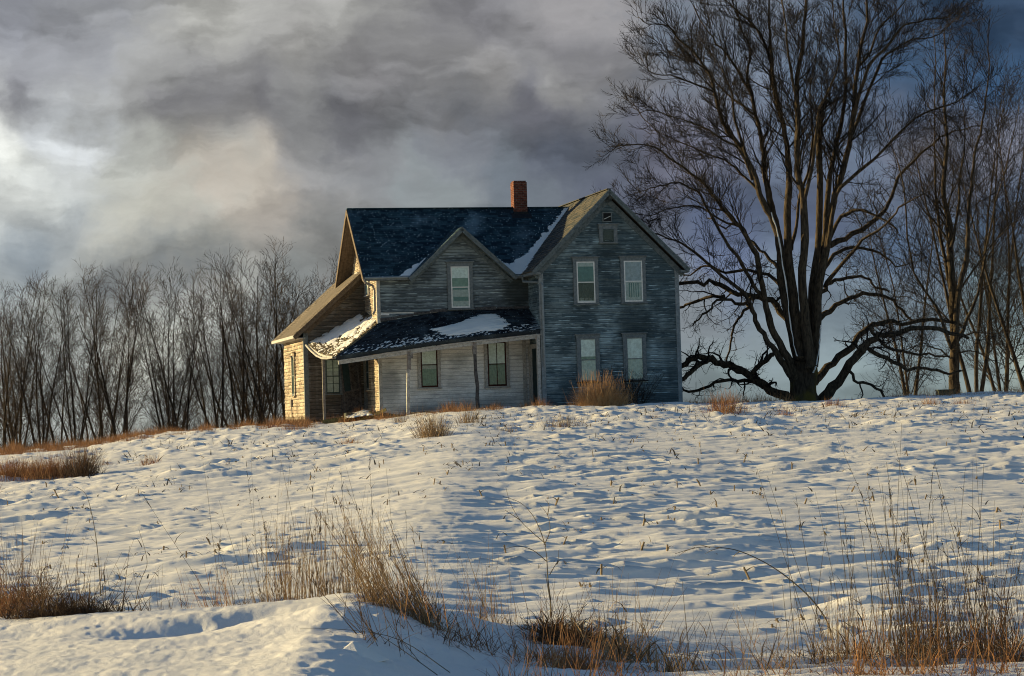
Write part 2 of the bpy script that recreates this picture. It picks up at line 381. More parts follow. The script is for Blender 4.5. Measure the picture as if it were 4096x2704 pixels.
def bank(X, Y):
    # ploughed roadside drift, lower left
    edge = sm(X, .0, -1.35)
    crest = 16.1 + .25 * np.sin(X * 1.3 + 1)
    front = .34 - .012 * (crest - Y)
    prof = np.where(Y < crest, front, .34) * (1 - sm(Y, crest - .15, crest + .95))
    b = edge * prof
    # second lobe in front rising to the right of the hollow
    b = b + edge * .05 * np.clip(X + 3.2, -1.5, 3.2)
    b = b - edge * .15 * np.exp(-(np.abs((X + 2.25 - .3 * fbm(Y * 2., X, 93, 2)) / .62) ** 2.2 + np.abs((Y - 14.95 - .12 * np.sin(X * 3)) / .38) ** 2.6))
    b = b + edge * .07 * np.exp(-(((X + 1.2) / .8) ** 2 + ((Y - 14.7) / .7) ** 2))
    b = b + edge * .045 * (fbm(X / .6, Y / .6, 91, 3) - .5) + sm(X, -1.6, -.9) * (1 - sm(X, .3, .9)) * .06 * (1 - sm(Y, 16.2, 16.8)) * (1 - np.abs(2 * fbm(X / .38, Y / .38, 97, 3) - 1) - .4) + edge * .045 * np.exp(-(((X + 2.15 + .35 * (Y - 15) + .1 * np.sin(Y * 9)) / .10) ** 2 + ((Y - 15.0) / .3) ** 2))
    # drift mound at the centre and low drifts along the bottom edge
    b = b + .15 * np.exp(-(((X + .25) / .5) ** 2 + ((Y - 15.8) / .42) ** 2))
    b = b + .10 * np.exp(-(((X + .15) / .8) ** 2 + ((Y - 14.4) / .8) ** 2))
    b = b + .085 * np.exp(-(((Y - 13.0) / .55) ** 2)) * sm(X, -.6, .4) * (.55 + .9 * fbm(X * 1.1, Y * 0 + 3, 5, 2))
    return b
def ground(X, Y, fine=True):
    X = np.asarray(X, float); Y = np.asarray(Y, float)
    z = terrain_base(X, Y)
    nb = bank(X, Y)
    k = 1 - np.clip(nb / .16, 0, 1) * .93
    z = z + nb
    near = 1 - sm(Y, 90, 140)
    z = z + .05 * (fbm(X / 5, Y / 3.2, 11) - .5) * near * 2 * k
    if fine:
        def scarp(lx, ly, seed, wv):
            ph = X / lx + wv * fbm(X / (2.6 * lx), Y / ly, seed, 3) + .35 * vnoise(X / lx * 1.7, Y / (ly * .45), seed + 9)
            t = ph - np.floor(ph)
            on = sm(vnoise(np.floor(ph) * 3.7, Y / (ly * .9), seed + 5), .25, .65)
            return (t ** 1.4) * (1 - sm(t, .86, 1.0)) * on
        amp = .62 + .55 * sm(fbm(X / 4.5, Y / 6.0, 61, 2), .35, .65)
        far = sm(Y, 24, 48)
        s1 = scarp(2.3, .17, 31, 2.0); s2 = scarp(.95, .09, 41, 1.8); s3 = scarp(4.6, .50, 47, 2.2)
        r2 = 1 - np.abs(2 * vnoise(X / 1.9 + .4 * s1, (Y + .10 * X) / .26, 42) - 1)
        r4 = 1 - np.abs(2 * vnoise(X / 4.2 + .4 * s3, (Y + .12 * X) / .75, 43) - 1)
        r3 = fbm(X / .16, Y / .07, 51, 2)
        z = z + k * near * amp * (.046 * s1 + .030 * s2 + (.030 + .040 * far) * s3 + .105 * (1 - .15 * far) * (r2 - .5) + (.035 + .12 * far) * (r4 - .5) + .010 * r3)
        z = z + (1 - k) * .012 * (fbm(X / .06, Y / .08, 71, 2) - .5) + (1 - k) * .03 * fbm(X / .5, Y / .35, 72, 3)
        # broken, trampled band just below the crest
        m_ = sm(Y, 52, 60) * (1 - sm(Y, 80, 86))
        z = z + m_ * .10 * np.maximum(fbm(X / .9, Y / .9, 81, 3) - .5, 0) * 2
    return z
def gz(x, y): return float(ground(np.array([x]), np.array([y]))[0]) + EYE

def build_ground():
    ys = [2.0, 6.0, 9.0, 11.0]
    y = 11.6
    while y < 110:
        ys.append(y); y += .04 if y < 24 else (.04 * (y / 24) ** 1.35 if y < 92 else .9)
    while y < 2400: ys.append(y); y *= 1.12
    ys = np.array(ys)
    tf = np.linspace(-.262, .262, 760)
    to = np.concatenate([.262 + .0011 * np.arange(1, 70) ** 1.12, [.42, .46, .5, .56, .64, .75, .9, 1.1, 1.6, 2.4, 4.0]])
    ts = np.concatenate([-to[::-1], tf, to])
    T, Yg = np.meshgrid(ts, ys)
    X = T * Yg
    Z = ground(X, Yg) + EYE
    nr, nc = X.shape
    co = np.stack([X, Yg, Z], -1).reshape(-1, 3)
    i = (np.arange(nr - 1)[:, None] * nc + np.arange(nc - 1)[None, :]).reshape(-1)
    q = np.stack([i, i + 1, i + 1 + nc, i + nc], -1).astype(np.int32)
    me = bpy.data.meshes.new('snow_field')
    me.vertices.add(len(co)); me.vertices.foreach_set('co', co.astype(np.float32).ravel())
    me.loops.add(q.size); me.loops.foreach_set('vertex_index', q.ravel())
    me.polygons.add(len(q)); me.polygons.foreach_set('loop_start', np.arange(0, q.size, 4, dtype=np.int32))
    me.polygons.foreach_set('use_smooth', np.ones(len(q), bool))
    me.update(calc_edges=True); me.validate()
    me.materials.append(m_snow)
    o = bpy.data.objects.new('ground', me); COL.objects.link(o)
    tag(o, 'snow covered stubble field rising to a low crest', kind='structure')
build_ground()

# ------------------------------------------------------------------ the farmhouse (house frame: x along the front, y back, z up)
TH = 0.2456
HOUSE = empty('farmhouse', (1.186, 86.89, EYE - .105), TH)
tag(HOUSE, 'abandoned two-storey clapboard farmhouse with sagging porch, broken left side and brick chimney', 'house')
rng = random.Random(5)
def courses(mb, P, N, t0, t1, step, xl, xr, blen, proud, jit=.0, sag=0., miss=0., sides=1):
    """overlapping boards or shingles: P(x, t) is the surface, t climbs it in metres"""
    N = Vector(N); t = t0
    while t < t1 - 1e-4:
        tb = min(t + step * 1.12, t1); tm = min(t + step, t1)
        a0, b0 = xl(t), xr(t); a1, b1 = xl(tb), xr(tb)
        x = min(a0, a1) - rng.random() * blen * .8
        xe = max(b0, b1)
        while x < xe:
            x2 = x + blen * rng.uniform(.55, 1.4)
            if xe - x2 < blen * .25: x2 = xe + .01
            g = .004
            xa, xb = x + g, x2 - g
            if rng.random() >= miss:
                pr = proud * rng.uniform(.75, 1.35); dt = rng.uniform(-1, 1) * jit
                dt2 = dt + rng.uniform(-1, 1) * jit * .7
                n = max(1, int((min(xb, xe) - xa) / .8))
                base = len(mb.v)
                for i in range(n + 1):
                    xx = xa + (xb - xa) * i / n
                    d = dt + (dt2 - dt) * i / n + sag * math.sin(i / n * math.pi) * rng.uniform(-1, .3)
                    xbm = min(max(xx, a0), b0); xtp = min(max(xx, a1), b1)
                    lo = P(xbm, max(t + d, t0 - .02)); hi = P(xtp, tb)
                    mb.v += [tuple(lo - N * .002), tuple(lo + N * pr), tuple(hi + N * .004)]
                for i in range(n):
                    b = base + 3 * i
                    mb.f += [(b, b + 3, b + 4, b + 1), (b + 1, b + 4, b + 5, b + 2)]
                if sides:
                    b = base; mb.f.append((b, b + 1, b + 2)); b = base + 3 * n; mb.f.append((b, b + 2, b + 1))
            x = x2
        t = tm
X_, Y_, Z_ = Vector((1, 0, 0)), Vector((0, 1, 0)), Vector((0, 0, 1))
# main dimensions (metres)
WW, WEAVE, WRIDGE, WS = 5.80, 5.98, 8.52, 0.985      # projecting wing: width, wall top, ridge, slope
ML, MV, MD = -6.28, 1.85, 8.05                       # main block: left wall, front wall, back wall
MRV, MRW, MS = 4.95, 8.60, 0.893                     # its ridge line and slope
MEV, MEW = 1.50, 5.52                                # front eave tip
EL, EV, EB = -8.87, 4.66, 10.6                       # rear-left ell: left wall, front wall, back wall
def vslab(mb, pts, th=.05): mb.slab(pts, th)

# --- wing walls
mb = MB()
mb.poly([(0, .0, -1), (WW, .0, -1), (WW, .0, WEAVE - .25), (WW / 2, .0, WRIDGE - .12), (0, .0, WEAVE - .25)])
mb.quad((0, 9, -1), (0, 0, -1), (0, 0, WEAVE - .3), (0, 9, WEAVE - .3)); mb.quad((WW, 0, -1), (WW, 9, -1), (WW, 9, WEAVE - .3), (WW, 0, WEAVE - .3))
mb.poly([(WW, 9, -1), (0, 9, -1), (0, 9, WEAVE - .25), (WW / 2, 9, WRIDGE - .12), (WW, 9, WEAVE - .25)])
gx = lambda t: max(0.0, (t - (WEAVE - .32)) / WS)
courses(mb, lambda x, t: Vector((x, -.004, t)), -Y_, -.35, WRIDGE - .25, .15, lambda t: gx(t) + .0, lambda t: WW - gx(t), 3.2, .032, .009, .006, .004)
courses(mb, lambda x, t: Vector((-.004, x, t)), -X_, -.35, WEAVE - .3, .15, lambda t: 0.0, lambda t: MV, 2.2, .02, .008)
courses(mb, lambda x, t: Vector((WW + .004, x, t)), X_, -.35, WEAVE - .3, .15, lambda t: 0.0, lambda t: 9.0, 3.5, .02, .006)
wing = mb.obj('wall', m_wing, HOUSE); wing['label'] = 'bluish grey clapboard gable wall of the projecting wing'
# --- main front wall, lower (under the porch) and upper with its small gable
DX, DW, DH, DS = -2.83, 2.05, 7.50, .905             # small gable: centre, half width, apex, slope
mb = MB()
mb.quad((ML, MV, -1), (0, MV, -1), (0, MV, 4.2), (ML, MV, 4.2))
courses(mb, lambda x, t: Vector((x, MV - .004, t)), -Y_, -.2, 4.15, .15, lambda t: ML, lambda t: -.0, 3.4, .018, .008, .006, .01)
o = mb.obj('wall', m_porchwall, HOUSE); o['label'] = 'flaking white clapboard wall sheltered by the porch'
mb = MB()
mb.quad((ML, MV, 4.2), (0, MV, 4.2), (0, MV, 5.75), (ML, MV, 5.75))
mb.poly([(DX - DW - .1, MV, 5.5), (DX + DW + .1, MV, 5.5), (DX, MV, DH - .05)])
courses(mb, lambda x, t: Vector((x, MV - .004, t)), -Y_, 3.6, 5.62, .125, lambda t: ML, lambda t: -.0, 3.0, .02, .008, .006, .005)
courses(mb, lambda x, t: Vector((x, MV - .004, t)), -Y_, 5.62, DH - .25, .125, lambda t: DX - max(0, (DH - .2 - t) / DS), lambda t: DX + max(0, (DH - .2 - t) / DS), 2.4, .02, .008, .004)
o = mb.obj('wall', m_upper, HOUSE); o['label'] = 'grey weathered upper front wall rising into a small gable'
# --- main left gable wall
mb = MB()
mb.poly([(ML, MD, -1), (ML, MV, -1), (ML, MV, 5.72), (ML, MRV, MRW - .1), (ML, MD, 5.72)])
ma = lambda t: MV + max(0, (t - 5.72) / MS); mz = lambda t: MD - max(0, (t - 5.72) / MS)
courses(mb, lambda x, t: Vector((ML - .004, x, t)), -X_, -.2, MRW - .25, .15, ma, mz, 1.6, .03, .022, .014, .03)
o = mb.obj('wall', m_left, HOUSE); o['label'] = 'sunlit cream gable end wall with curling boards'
mb = MB()
mb.poly([(0, MD, -1), (ML, MD, -1), (ML, MD, 5.7), (0, MD, 5.7)])
courses(mb, lambda x, t: Vector((x, MD + .004, t)), Y_, -.3, 5.7, .15, lambda t: ML, lambda t: 0.0, 3.4, .02, .006)
mb.obj('wall', m_upper, HOUSE)
# --- rear left ell
ES, EEW = .885, 3.62
er = lambda u: EEW + (u - EL) * ES                   # roof underside height over the ell
mb = MB()
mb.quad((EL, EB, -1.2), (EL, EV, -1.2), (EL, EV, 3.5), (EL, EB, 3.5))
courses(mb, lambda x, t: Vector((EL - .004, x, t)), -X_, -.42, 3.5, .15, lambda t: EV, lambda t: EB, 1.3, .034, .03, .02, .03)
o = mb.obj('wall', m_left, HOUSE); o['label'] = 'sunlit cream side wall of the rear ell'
mb = MB()
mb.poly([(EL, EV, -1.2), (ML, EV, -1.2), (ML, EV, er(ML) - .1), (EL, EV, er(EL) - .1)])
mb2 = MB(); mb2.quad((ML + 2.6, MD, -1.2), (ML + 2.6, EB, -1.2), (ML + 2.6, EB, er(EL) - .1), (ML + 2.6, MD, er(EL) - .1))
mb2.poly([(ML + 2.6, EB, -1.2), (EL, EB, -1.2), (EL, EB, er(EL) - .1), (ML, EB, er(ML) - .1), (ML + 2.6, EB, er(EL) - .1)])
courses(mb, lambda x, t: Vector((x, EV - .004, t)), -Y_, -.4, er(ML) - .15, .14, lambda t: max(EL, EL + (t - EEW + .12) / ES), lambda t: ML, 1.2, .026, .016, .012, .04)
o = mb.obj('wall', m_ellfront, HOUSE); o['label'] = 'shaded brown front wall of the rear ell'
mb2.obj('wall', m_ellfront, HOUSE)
# foundation
mb = MB()
mb.box(EL + .03, ML - .02, EV + .03, EB - .03, -1.4, -.3); mb.box(EL - .02, EL + .65, EV - .04, EV + .4, -1.0, -.26)
mb.box(ML + .03, -.03, MV + .04, MD - .04, -1.4, -.2); mb.box(.03, WW - .03, .03, 8.9, -1.4, -.3)
mb.obj('foundation', m_conc, HOUSE)

# corner boards
def corner(x0, x1, y0, y1, z0, z1, m): 
    b = MB(); b.box(x0, x1, y0, y1, z0, z1); return b.obj('corner_board', m, HOUSE)
corner(-.045, .13, -.045, .06, -.2, 5.62, m_corner); corner(WW - .13, WW + .045, -.045, .06, -.3, 5.6, m_corner)
corner(ML - .045, ML + .10, MV - .05, MV + .07, -.1, 5.6, m_trim_lt); corner(EL - .05, EL + .14, EV - .05, EV + .09, -.3, 3.45, m_trim)
corner(ML - .16, ML + .03, EV - .06, EV + .03, -.2, 4.2, m_trim)

# --- roofs
def roof_part(label, quads, mat, shing=None, th=.11, edge=m_rake, soff=m_soffit):
    b = MB()
    if shing: shing(b)
    r = b.obj('roof', mat, HOUSE)
    if label: r['label'] = label
    return r
mb = MB()
n_mf = Vector((0, -MS, 1)).normalized(); n_mb = Vector((0, MS, 1)).normalized(); csl = math.sqrt(1 + MS * MS)
LE = -6.90
def Pmf(x, t): return Vector((x, MEV + t / csl, MEW + t * MS / csl))
TL = (MRV - MEV) * csl
def valley_u(z): return (z - 5.55) / WS - .41          # where the wing's left slope has height z
zof = lambda t: MEW + t * MS / csl
TDm = (7.36 - MEW) * csl / MS
DXc, DHc, DSc = -2.83, 7.50, .905
dhalf = lambda t: max(0.0, (DHc - zof(t)) / DSc - .03)
mrx = lambda t: max(-.35, valley_u(zof(t))) + .12
courses(mb, Pmf, n_mf, 0, TDm, .135, lambda t: LE, lambda t: DXc - dhalf(t), .32, .014, .006, 0, .006)
courses(mb, Pmf, n_mf, 0, TDm, .135, lambda t: DXc + dhalf(t), mrx, .32, .014, .006, 0, .006)
courses(mb, Pmf, n_mf, TDm, TL, .135, lambda t: LE, mrx, .32, .014, .006, 0, .006)
def Pmb(x, t): return Vector((x, 2 * MRV - MEV - t / csl, MEW + t * MS / csl))
courses(mb, Pmb, n_mb, 0, TL, .135, lambda t: LE, lambda t: 2.5, 1.2, .014, .004)
_dv = MEV + (7.42 - MEW) / MS
mb.slab([(LE + .01, MEV + .01, MEW), (DXc - 2.12, MEV + .01, MEW), (DXc - .08, _dv, 7.42), (DXc - .08, MRV, MRW), (LE + .01, MRV, MRW)], .09)
mb.slab([(DXc + 2.12, MEV + .01, MEW), (2.2, MEV + .01, MEW), (2.2, MRV, MRW), (DXc - .08, MRV, MRW), (DXc + .08, _dv, 7.42)], .09)
mb.slab([(LE + .01, MRV, MRW), (2.2, MRV, MRW), (2.2, 2 * MRV - MEV - .01, MEW), (LE + .01, 2 * MRV - MEV - .01, MEW)], .09)
mb.beam((LE, MRV, MRW + .012), (2.9, MRV, MRW + .012), .22, .03, (0, 1, 0))
roof_main = mb.obj('roof', m_roof, HOUSE); roof_main['label'] = 'frosted dark blue shingle roof of the main block'
# rakes and soffits of the main roof, left end
mb = MB()
for s in (-1, 1):
    e = MEV if s < 0 else 2 * MRV - MEV
    mb.beam((LE - .012, e, MEW - .10), (LE - .012, MRV, MRW - .10), .035, .19, (1, 0, 0))
    # boards under the overhang
    nrm = n_mf if s < 0 else n_mb
    a = Vector((LE + .03, e, MEW)) - nrm * .16; c_ = Vector((LE + .03, MRV, MRW)) - nrm * .16
    for k in range(4):
        x0, x1 = LE + .02 + .155 * k, LE + .02 + .155 * k + .147
        q = [Vector((x0, a.y, a.z - .003 * (k % 2))), Vector((x1, a.y, a.z)), Vector((x1, c_.y, c_.z)), Vector((x0, c_.y, c_.z))]
        if s > 0: q = [q[1], q[0], q[3], q[2]]
        mb.slab(q, .025)
mb.obj('soffit', m_soffit, roof_main)
mb = MB(); mb.box(LE, DX - DW - .1, MEV - .035, MEV - .012, MEW - .13, MEW + .01); mb.box(ML - .04, DX - DW - .05, MEV + .02, MV - .03, MEW - .11, MEW - .09); mb.obj('fascia', m_trim, roof_main)
mb = MB(); mb.box(DX + DW + .08, -.3, MEV - .035, MEV - .012, MEW - .13, MEW + .01)
mb.box(DX + DW + .05, -.02, MEV + .02, MV - .03, MEW - .11, MEW - .09)
mb.obj('fascia', m_trim, roof_main)

# wing roof
n_wl = Vector((-WS, 0, 1)).normalized(); n_wr = Vector((WS, 0, 1)).normalized(); cw = math.sqrt(1 + WS * WS)
WLX, WLZ, WRX = -.41, 5.55, 6.24
WCX = (WLX + WRX) / 2; WRZ = WLZ + (WCX - WLX) * WS
TW = (WCX - WLX) * cw
def Pwl(x, t): return Vector((WLX + t / cw, x, WLZ + t * WS / cw))
def Pwr(x, t): return Vector((WRX - t / cw, x, WLZ + t * WS / cw))
mb = MB()
courses(mb, Pwl, n_wl, 0, TW, .15, lambda t: -.36, lambda t: min(MRV + .2, (WLZ + t * WS / cw - MEW) / MS + MEV + .05), .38, .022, .016, 0, .01)
mb.slab([(WLX + .01, -.35, WLZ), (WCX, -.35, WRZ), (WCX, MRV, WRZ), (WLX + .01, MEV, WLZ)], .07, n_wl)
w1 = mb.obj('roof', m_roof_wing, HOUSE); w1['label'] = 'brown weathered shingles on the left slope of the wing roof'
mb = MB()
courses(mb, Pwr, n_wr, 0, TW, .15, lambda t: -.36, lambda t: 9.3, 1.1, .02, .008)
mb.slab([(WCX, -.35, WRZ), (WRX - .01, -.35, WLZ), (WRX - .01, 9.3, WLZ), (WCX, 9.3, WRZ)], .07, n_wr)
mb.slab([(WLX + .6, 2 * MRV - MEV - .2, WLZ + .6 * WS), (WCX, MRV - .3, WRZ), (WCX, 9.3, WRZ), (WLX + .6, 9.3, WLZ + .6 * WS)], .07, n_wl)
mb.beam((WCX, -.37, WRZ + .012), (WCX, 9.3, WRZ + .012), .2, .03, (1, 0, 0))
w2 = mb.obj('roof', m_roof_wing, HOUSE)
mb = MB()
for s, x, P_ in ((-1, WLX, n_wl), (1, WRX, n_wr)):
    mb.beam(Vector((x, -.385, WLZ)) - P_ * .105, Vector((WCX, -.385, WRZ)) - P_ * .09, .13, .035, P_)
    mb.beam(Vector((x, -.41, WLZ)) - P_ * .03, Vector((WCX, -.41, WRZ)) - P_ * .03, .075, .03, P_)
    mb.beam(Vector((x, -.05, WLZ)) - P_ * .30, Vector((WCX, -.05, WRZ)) - P_ * .30, .22, .035, P_)
mb.obj('rake_board', m_rake, w1)
mb = MB()
for s, x, P_ in ((-1, WLX, n_wl), (1, WRX, n_wr)):
    a = Vector((x, 0, WLZ)) - P_ * .085; b = Vector((WCX, 0, WRZ)) - P_ * .085
    q = [Vector((a.x, -.37, a.z)), Vector((a.x, -.02, a.z)), Vector((b.x, -.02, b.z)), Vector((b.x, -.37, b.z))]
    if s > 0: q = q[::-1]
    mb.slab(q, .02, -P_ if s < 0 else -P_)
# right eave box and left eave box
mb.box(WW + .04, WRX - .02, -.33, 9.2, WLZ - .13, WLZ - .03); mb.box(WLX + .03, -.04, -.33, MEV, WLZ - .13, WLZ - .03)
mb.obj('soffit', m_trim, w1)

# small gable roof
n_dl = Vector((-DS, 0, 1)).normalized(); n_dr = Vector((DS, 0, 1)).normalized(); cdl = math.sqrt(1 + DS * DS)
DV = MEV - .17
TD = (DW + .22) * cdl
def back_v(z): return (z - MEW) / MS + MEV
for sgn, nn in ((-1, n_dl), (1, n_dr)):
    mb = MB()
    DZ0 = DH - (DW + .22) * DS
    def Pd(x, t, sgn=sgn): return Vector((DX + sgn * ((DW + .22) - t / cdl), x, DZ0 + t * DS / cdl))
    courses(mb, Pd, nn, 0, TD, .135, lambda t: DV, lambda t: max(DV + .05, back_v(DZ0 + t * DS / cdl) + .08), .34, .014, .006)
    pts_ = [Pd(DV, 0), Pd(DV, TD), Pd(back_v(DH), TD), Pd(DV + .05, 0)]
    mb.slab(pts_, .05, nn)
    r = mb.obj('roof', m_roof, HOUSE)
    if sgn < 0: r['label'] = 'left slope of the small front gable roof'
    else: r['label'] = 'right slope of the small front gable roof'
    b = MB()
    b.beam(Pd(DV - .02, 0) - nn * .09, Pd(DV - .02, TD) - nn * .09, .14, .03, nn); b.beam(Pd(DV - .045, 0) - nn * .02, Pd(DV - .045, TD) - nn * .02, .05, .025, nn)
    b.beam(Pd(MV - .04, 0) - nn * .22, Pd(MV - .04, TD) - nn * .22, .15, .03, nn)
    b.slab([Pd(DV, 0) - nn * .07, Pd(DV, TD) - nn * .07, Pd(MV, TD) - nn * .07, Pd(MV, 0) - nn * .07], .02, nn)
    b.obj('rake_board', m_rake, r)

# ell roof
n_el = Vector((-ES, 0, 1)).normalized(); ce = math.sqrt(1 + ES * ES)
EEX, EEZ = -9.34, 3.36
def Pel(x, t): return Vector((EEX + t / ce, x, EEZ + t * ES / ce + .018 * math.sin((x - 4.3) / 6.6 * math.pi) * -3))
TE = (ML + .45 - EEX) * ce
mb = MB()
TE2 = (ML - EEX) * ce
courses(mb, Pel, n_el, 0, TE2, .14, lambda t: 4.3, lambda t: 10.97, .4, .018, .012, 0, .01)
mb.slab([(EEX + .01, 4.31, EEZ - .012), (ML, 4.31, EEZ - .012 + (ML - EEX) * ES), (ML, 10.9, EEZ - .012 + (ML - EEX) * ES), (EEX + .01, 10.9, EEZ - .012)], .07, n_el)
zt = EEZ + (ML - EEX) * ES
mb.slab([(ML, MD + .4, zt), (ML + 3.06, MD + .4, EEZ), (ML + 3.06, 10.9, EEZ), (ML, 10.9, zt)], .07)
e1 = mb.obj('roof', m_roof_ell, HOUSE); e1['label'] = 'grey brown shingle roof of the rear ell'
mb = MB()
mb.beam((EEX, 4.28, EEZ - .11), (ML - .25, 4.28, EEZ - .11 + (ML - .25 - EEX) * ES), .17, .035, n_el)
mb.beam((EEX, 4.25, EEZ - .02), (ML - .25, 4.25, EEZ - .02 + (ML - .25 - EEX) * ES), .06, .03, n_el)
mb.beam((EL + .02, EV - .035, EEZ + .06), (ML - .02, EV - .035, EEZ + .06 + (ML - .04 - EL) * ES), .2, .03, n_el)
mb.slab([(EEX + .03, 4.3, EEZ - .10), (ML - .2, 4.3, EEZ - .10 + (ML - .23 - EEX) * ES), (ML - .2, EV, EEZ - .10 + (ML - .23 - EEX) * ES), (EEX + .03, EV, EEZ - .10)], .02, n_el)
mb.obj('rake_board', m_soffit, e1)
mb = MB()
mb.beam((EEX - .015, 4.27, EEZ - .06), (EEX - .015, 10.95, EEZ - .06), .03, .12, (1, 0, 0)); mb.box(EL - .03, EL - .006, EV + .02, EB, 3.25, 3.45)
mb.slab([(EEX + .02, 4.3, EEZ - .1), (EL, 4.3, EEZ - .1), (EL, 10.9, EEZ - .1), (EEX + .02, 10.9, EEZ - .1)], .02, (0, 0, 1))
mb.obj('fascia', m_trim_lt, e1)

# --- chimney
mb = MB(); CU0, CU1, CV0, CV1 = .20, .78, 4.62, 5.16
mb.box(CU0, CU1, CV0, CV1, 8.0, 9.66); mb.box(CU0 + .03, CU1 - .03, CV0 + .03, CV1 - .03, 9.66, 9.72)
o = mb.obj('chimney', m_brick, roof_main); o['label'] = 'red brick chimney near the right end of the ridge'
mb = MB(); mb.box(CU0 - .03, CU1 + .03, CV0 - .035, CV1 + .03, 8.1, 8.40); mb.slab([(CU0 - .14, 4.38, 8.12), (CU1 + .14, 4.38, 8.12), (CU1 + .14, CV0, 8.335), (CU0 - .14, CV0, 8.335)], .02)
mb.obj('flashing', flat('lead_flashing', (.012, .014, .018)), o)

# --- porch roofs (sagging)
EVP = -.05
ev_u = [-8.34, -7.5, -6.8, -4.78, -2.75, -1.2, .02]; ev_w = [2.35, 2.45, 2.54, 2.79, 3.0, 3.13, 3.23]
tp_u = [-6.28, -5.6, -4.4, -3.3, -1.6, 0.0]; tp_w = [3.70, 3.82, 4.02, 4.14, 4.16, 4.17]
def Pp(s, t):   # s 0..1 along the porch, t 0..1 up the slope
    ue = -8.34 + s * 8.36; uw = -6.26 + s * 6.26
    a = Vector((ue, EVP, float(np.interp(ue, ev_u, ev_w)))); b = Vector((uw, MV - .01, float(np.interp(uw, tp_u, tp_w))))
    p = a.lerp(b, t); p.z -= .05 * math.sin(t * math.pi) * (1.2 - s) ; return p
def surf_courses(mb, P, N, rows, length, blen, proud, jit, miss):
    """shingle rows on a bilinear surface; P takes fractions"""
    N = Vector(N)
    for r in range(rows):
        t = r / rows; tb = min(1, (r + 1.15) / rows); x = -rng.random() * blen / length
        while x < 1:
            x2 = x + blen / length * rng.uniform(.6, 1.35)
            if rng.random() > miss:
                pr = proud * rng.uniform(.6, 1.6); d = rng.uniform(-1, 1) * jit / rows; d2 = d + rng.uniform(-.6, .6) * jit / rows
                xa, xb = min(max(x + .0007, 0), 1), min(max(x2 - .0007, 0), 1)
                if xb - xa > 1e-3:
                    a, b_ = P(xa, max(0, t + d)), P(xb, max(0, t + d2)); c_, e_ = P(xb, tb), P(xa, tb)
                    n = len(mb.v); mb.v += [tuple(a), tuple(b_), tuple(b_ + N * pr), tuple(a + N * pr), tuple(c_ + N * .005), tuple(e_ + N * .005)]
                    mb.f += [(n, n + 1, n + 2, n + 3), (n + 3, n + 2, n + 4, n + 5), (n, n + 3, n + 5), (n + 1, n + 4, n + 2)]
            x = x2
def surf_slab(mb, P, N, th, ns=10, nt=3):
    N = Vector(N); n0 = len(mb.v)
    for lay in (0, 1):
        for j in range(nt + 1):
            for i in range(ns + 1): mb.v.append(tuple(P(i / ns, j / nt) - N * (.004 + lay * th)))
    L_ = (ns + 1) * (nt + 1)
    idx = lambda l, i, j: n0 + l * L_ + j * (ns + 1) + i
    for j in range(nt):
        for i in range(ns):
            mb.f.append((idx(0, i, j), idx(0, i + 1, j), idx(0, i + 1, j + 1), idx(0, i, j + 1)))
            mb.f.append((idx(1, i, j + 1), idx(1, i + 1, j + 1), idx(1, i + 1, j), idx(1, i, j)))
    for i in range(ns):
        mb.f.append((idx(0, i, 0), idx(1, i, 0), idx(1, i + 1, 0), idx(0, i + 1, 0))); mb.f.append((idx(0, i + 1, nt), idx(1, i + 1, nt), idx(1, i, nt), idx(0, i, nt)))
    for j in range(nt):
        mb.f.append((idx(0, 0, j + 1), idx(1, 0, j + 1), idx(1, 0, j), idx(0, 0, j))); mb.f.append((idx(0, ns, j), idx(1, ns, j), idx(1, ns, j + 1), idx(0, ns, j + 1)))
n_p = Vector((0, -.62, 1)).normalized()
mb = MB(); surf_courses(mb, Pp, n_p, 17, 8.3, .3, .018, .25, .03); surf_slab(mb, Pp, n_p, .17, 14, 4)
pr1 = mb.obj('porch_roof', m_roof_porch, HOUSE); pr1['label'] = 'sagging black front slope of the porch roof'
# side slope, bright with snow
def Ps(s, t):   # s 0 at the ell, 1 at the porch corner
    e0 = Vector((-8.72, EV - .02, 3.02)); e1_ = Vector((-8.36, EVP, 2.36)); k0 = Vector((-6.30, EV - .02, 4.32)); k1 = Vector((-6.26, MV - .01, 3.72))
    a = e0.lerp(e1_, s); a.z -= .16 * math.sin(s * math.pi) ** 1.0
    b = k0.lerp(k1, s); p = a.lerp(b, t); p.z -= .06 * math.sin(t * math.pi) * math.sin(s * math.pi)
    return p
n_s = Vector((-.55, 0, 1)).normalized()
mb = MB(); surf_courses(mb, Ps, n_s, 19, 4.0, .26, .03, .6, .12); surf_slab(mb, Ps, n_s, .07, 10, 5)
pr2 = mb.obj('porch_roof', m_roof_side, HOUSE); pr2['label'] = 'curled shingle side slope of the porch roof'
mb = MB()
for i in range(12):     # gutter and hanging eave board along the side
    a = Ps(i / 12, 0); b = Ps((i + 1) / 12, 0)
    mb.beam(a + Vector((-.02, 0, -.05)), b + Vector((-.02, 0, -.05)), .03, .1, (1, 0, 0))
mb.tube([tuple(Ps(s_, 0) + Vector((-.10, 0, -.04 - .10 * math.sin(s_ * math.pi)))) for s_ in (0, .2, .4, .6, .8, 1.0)], [.045] * 6, 8)
mb.obj('fascia', m_trim_lt, pr2)
mb = MB()
for i in range(16):
    s0, s1 = .012 + i / 16 * .985, .012 + (i + 1) / 16 * .985
    a = Pp(s0, 0); b = Pp(s1, 0); dn = Vector((0, .0, -1))
    mb.beam(a + Vector((0, .02, -.185)), b + Vector((0, .02, -.185)), .03, .035, (0, 1, 0))
    mb.beam(a + Vector((0, .16, -.26)), b + Vector((0, .16, -.26)), .10, .15, (0, 1, 0))
mb.obj('fascia', m_trim_lt, pr1)
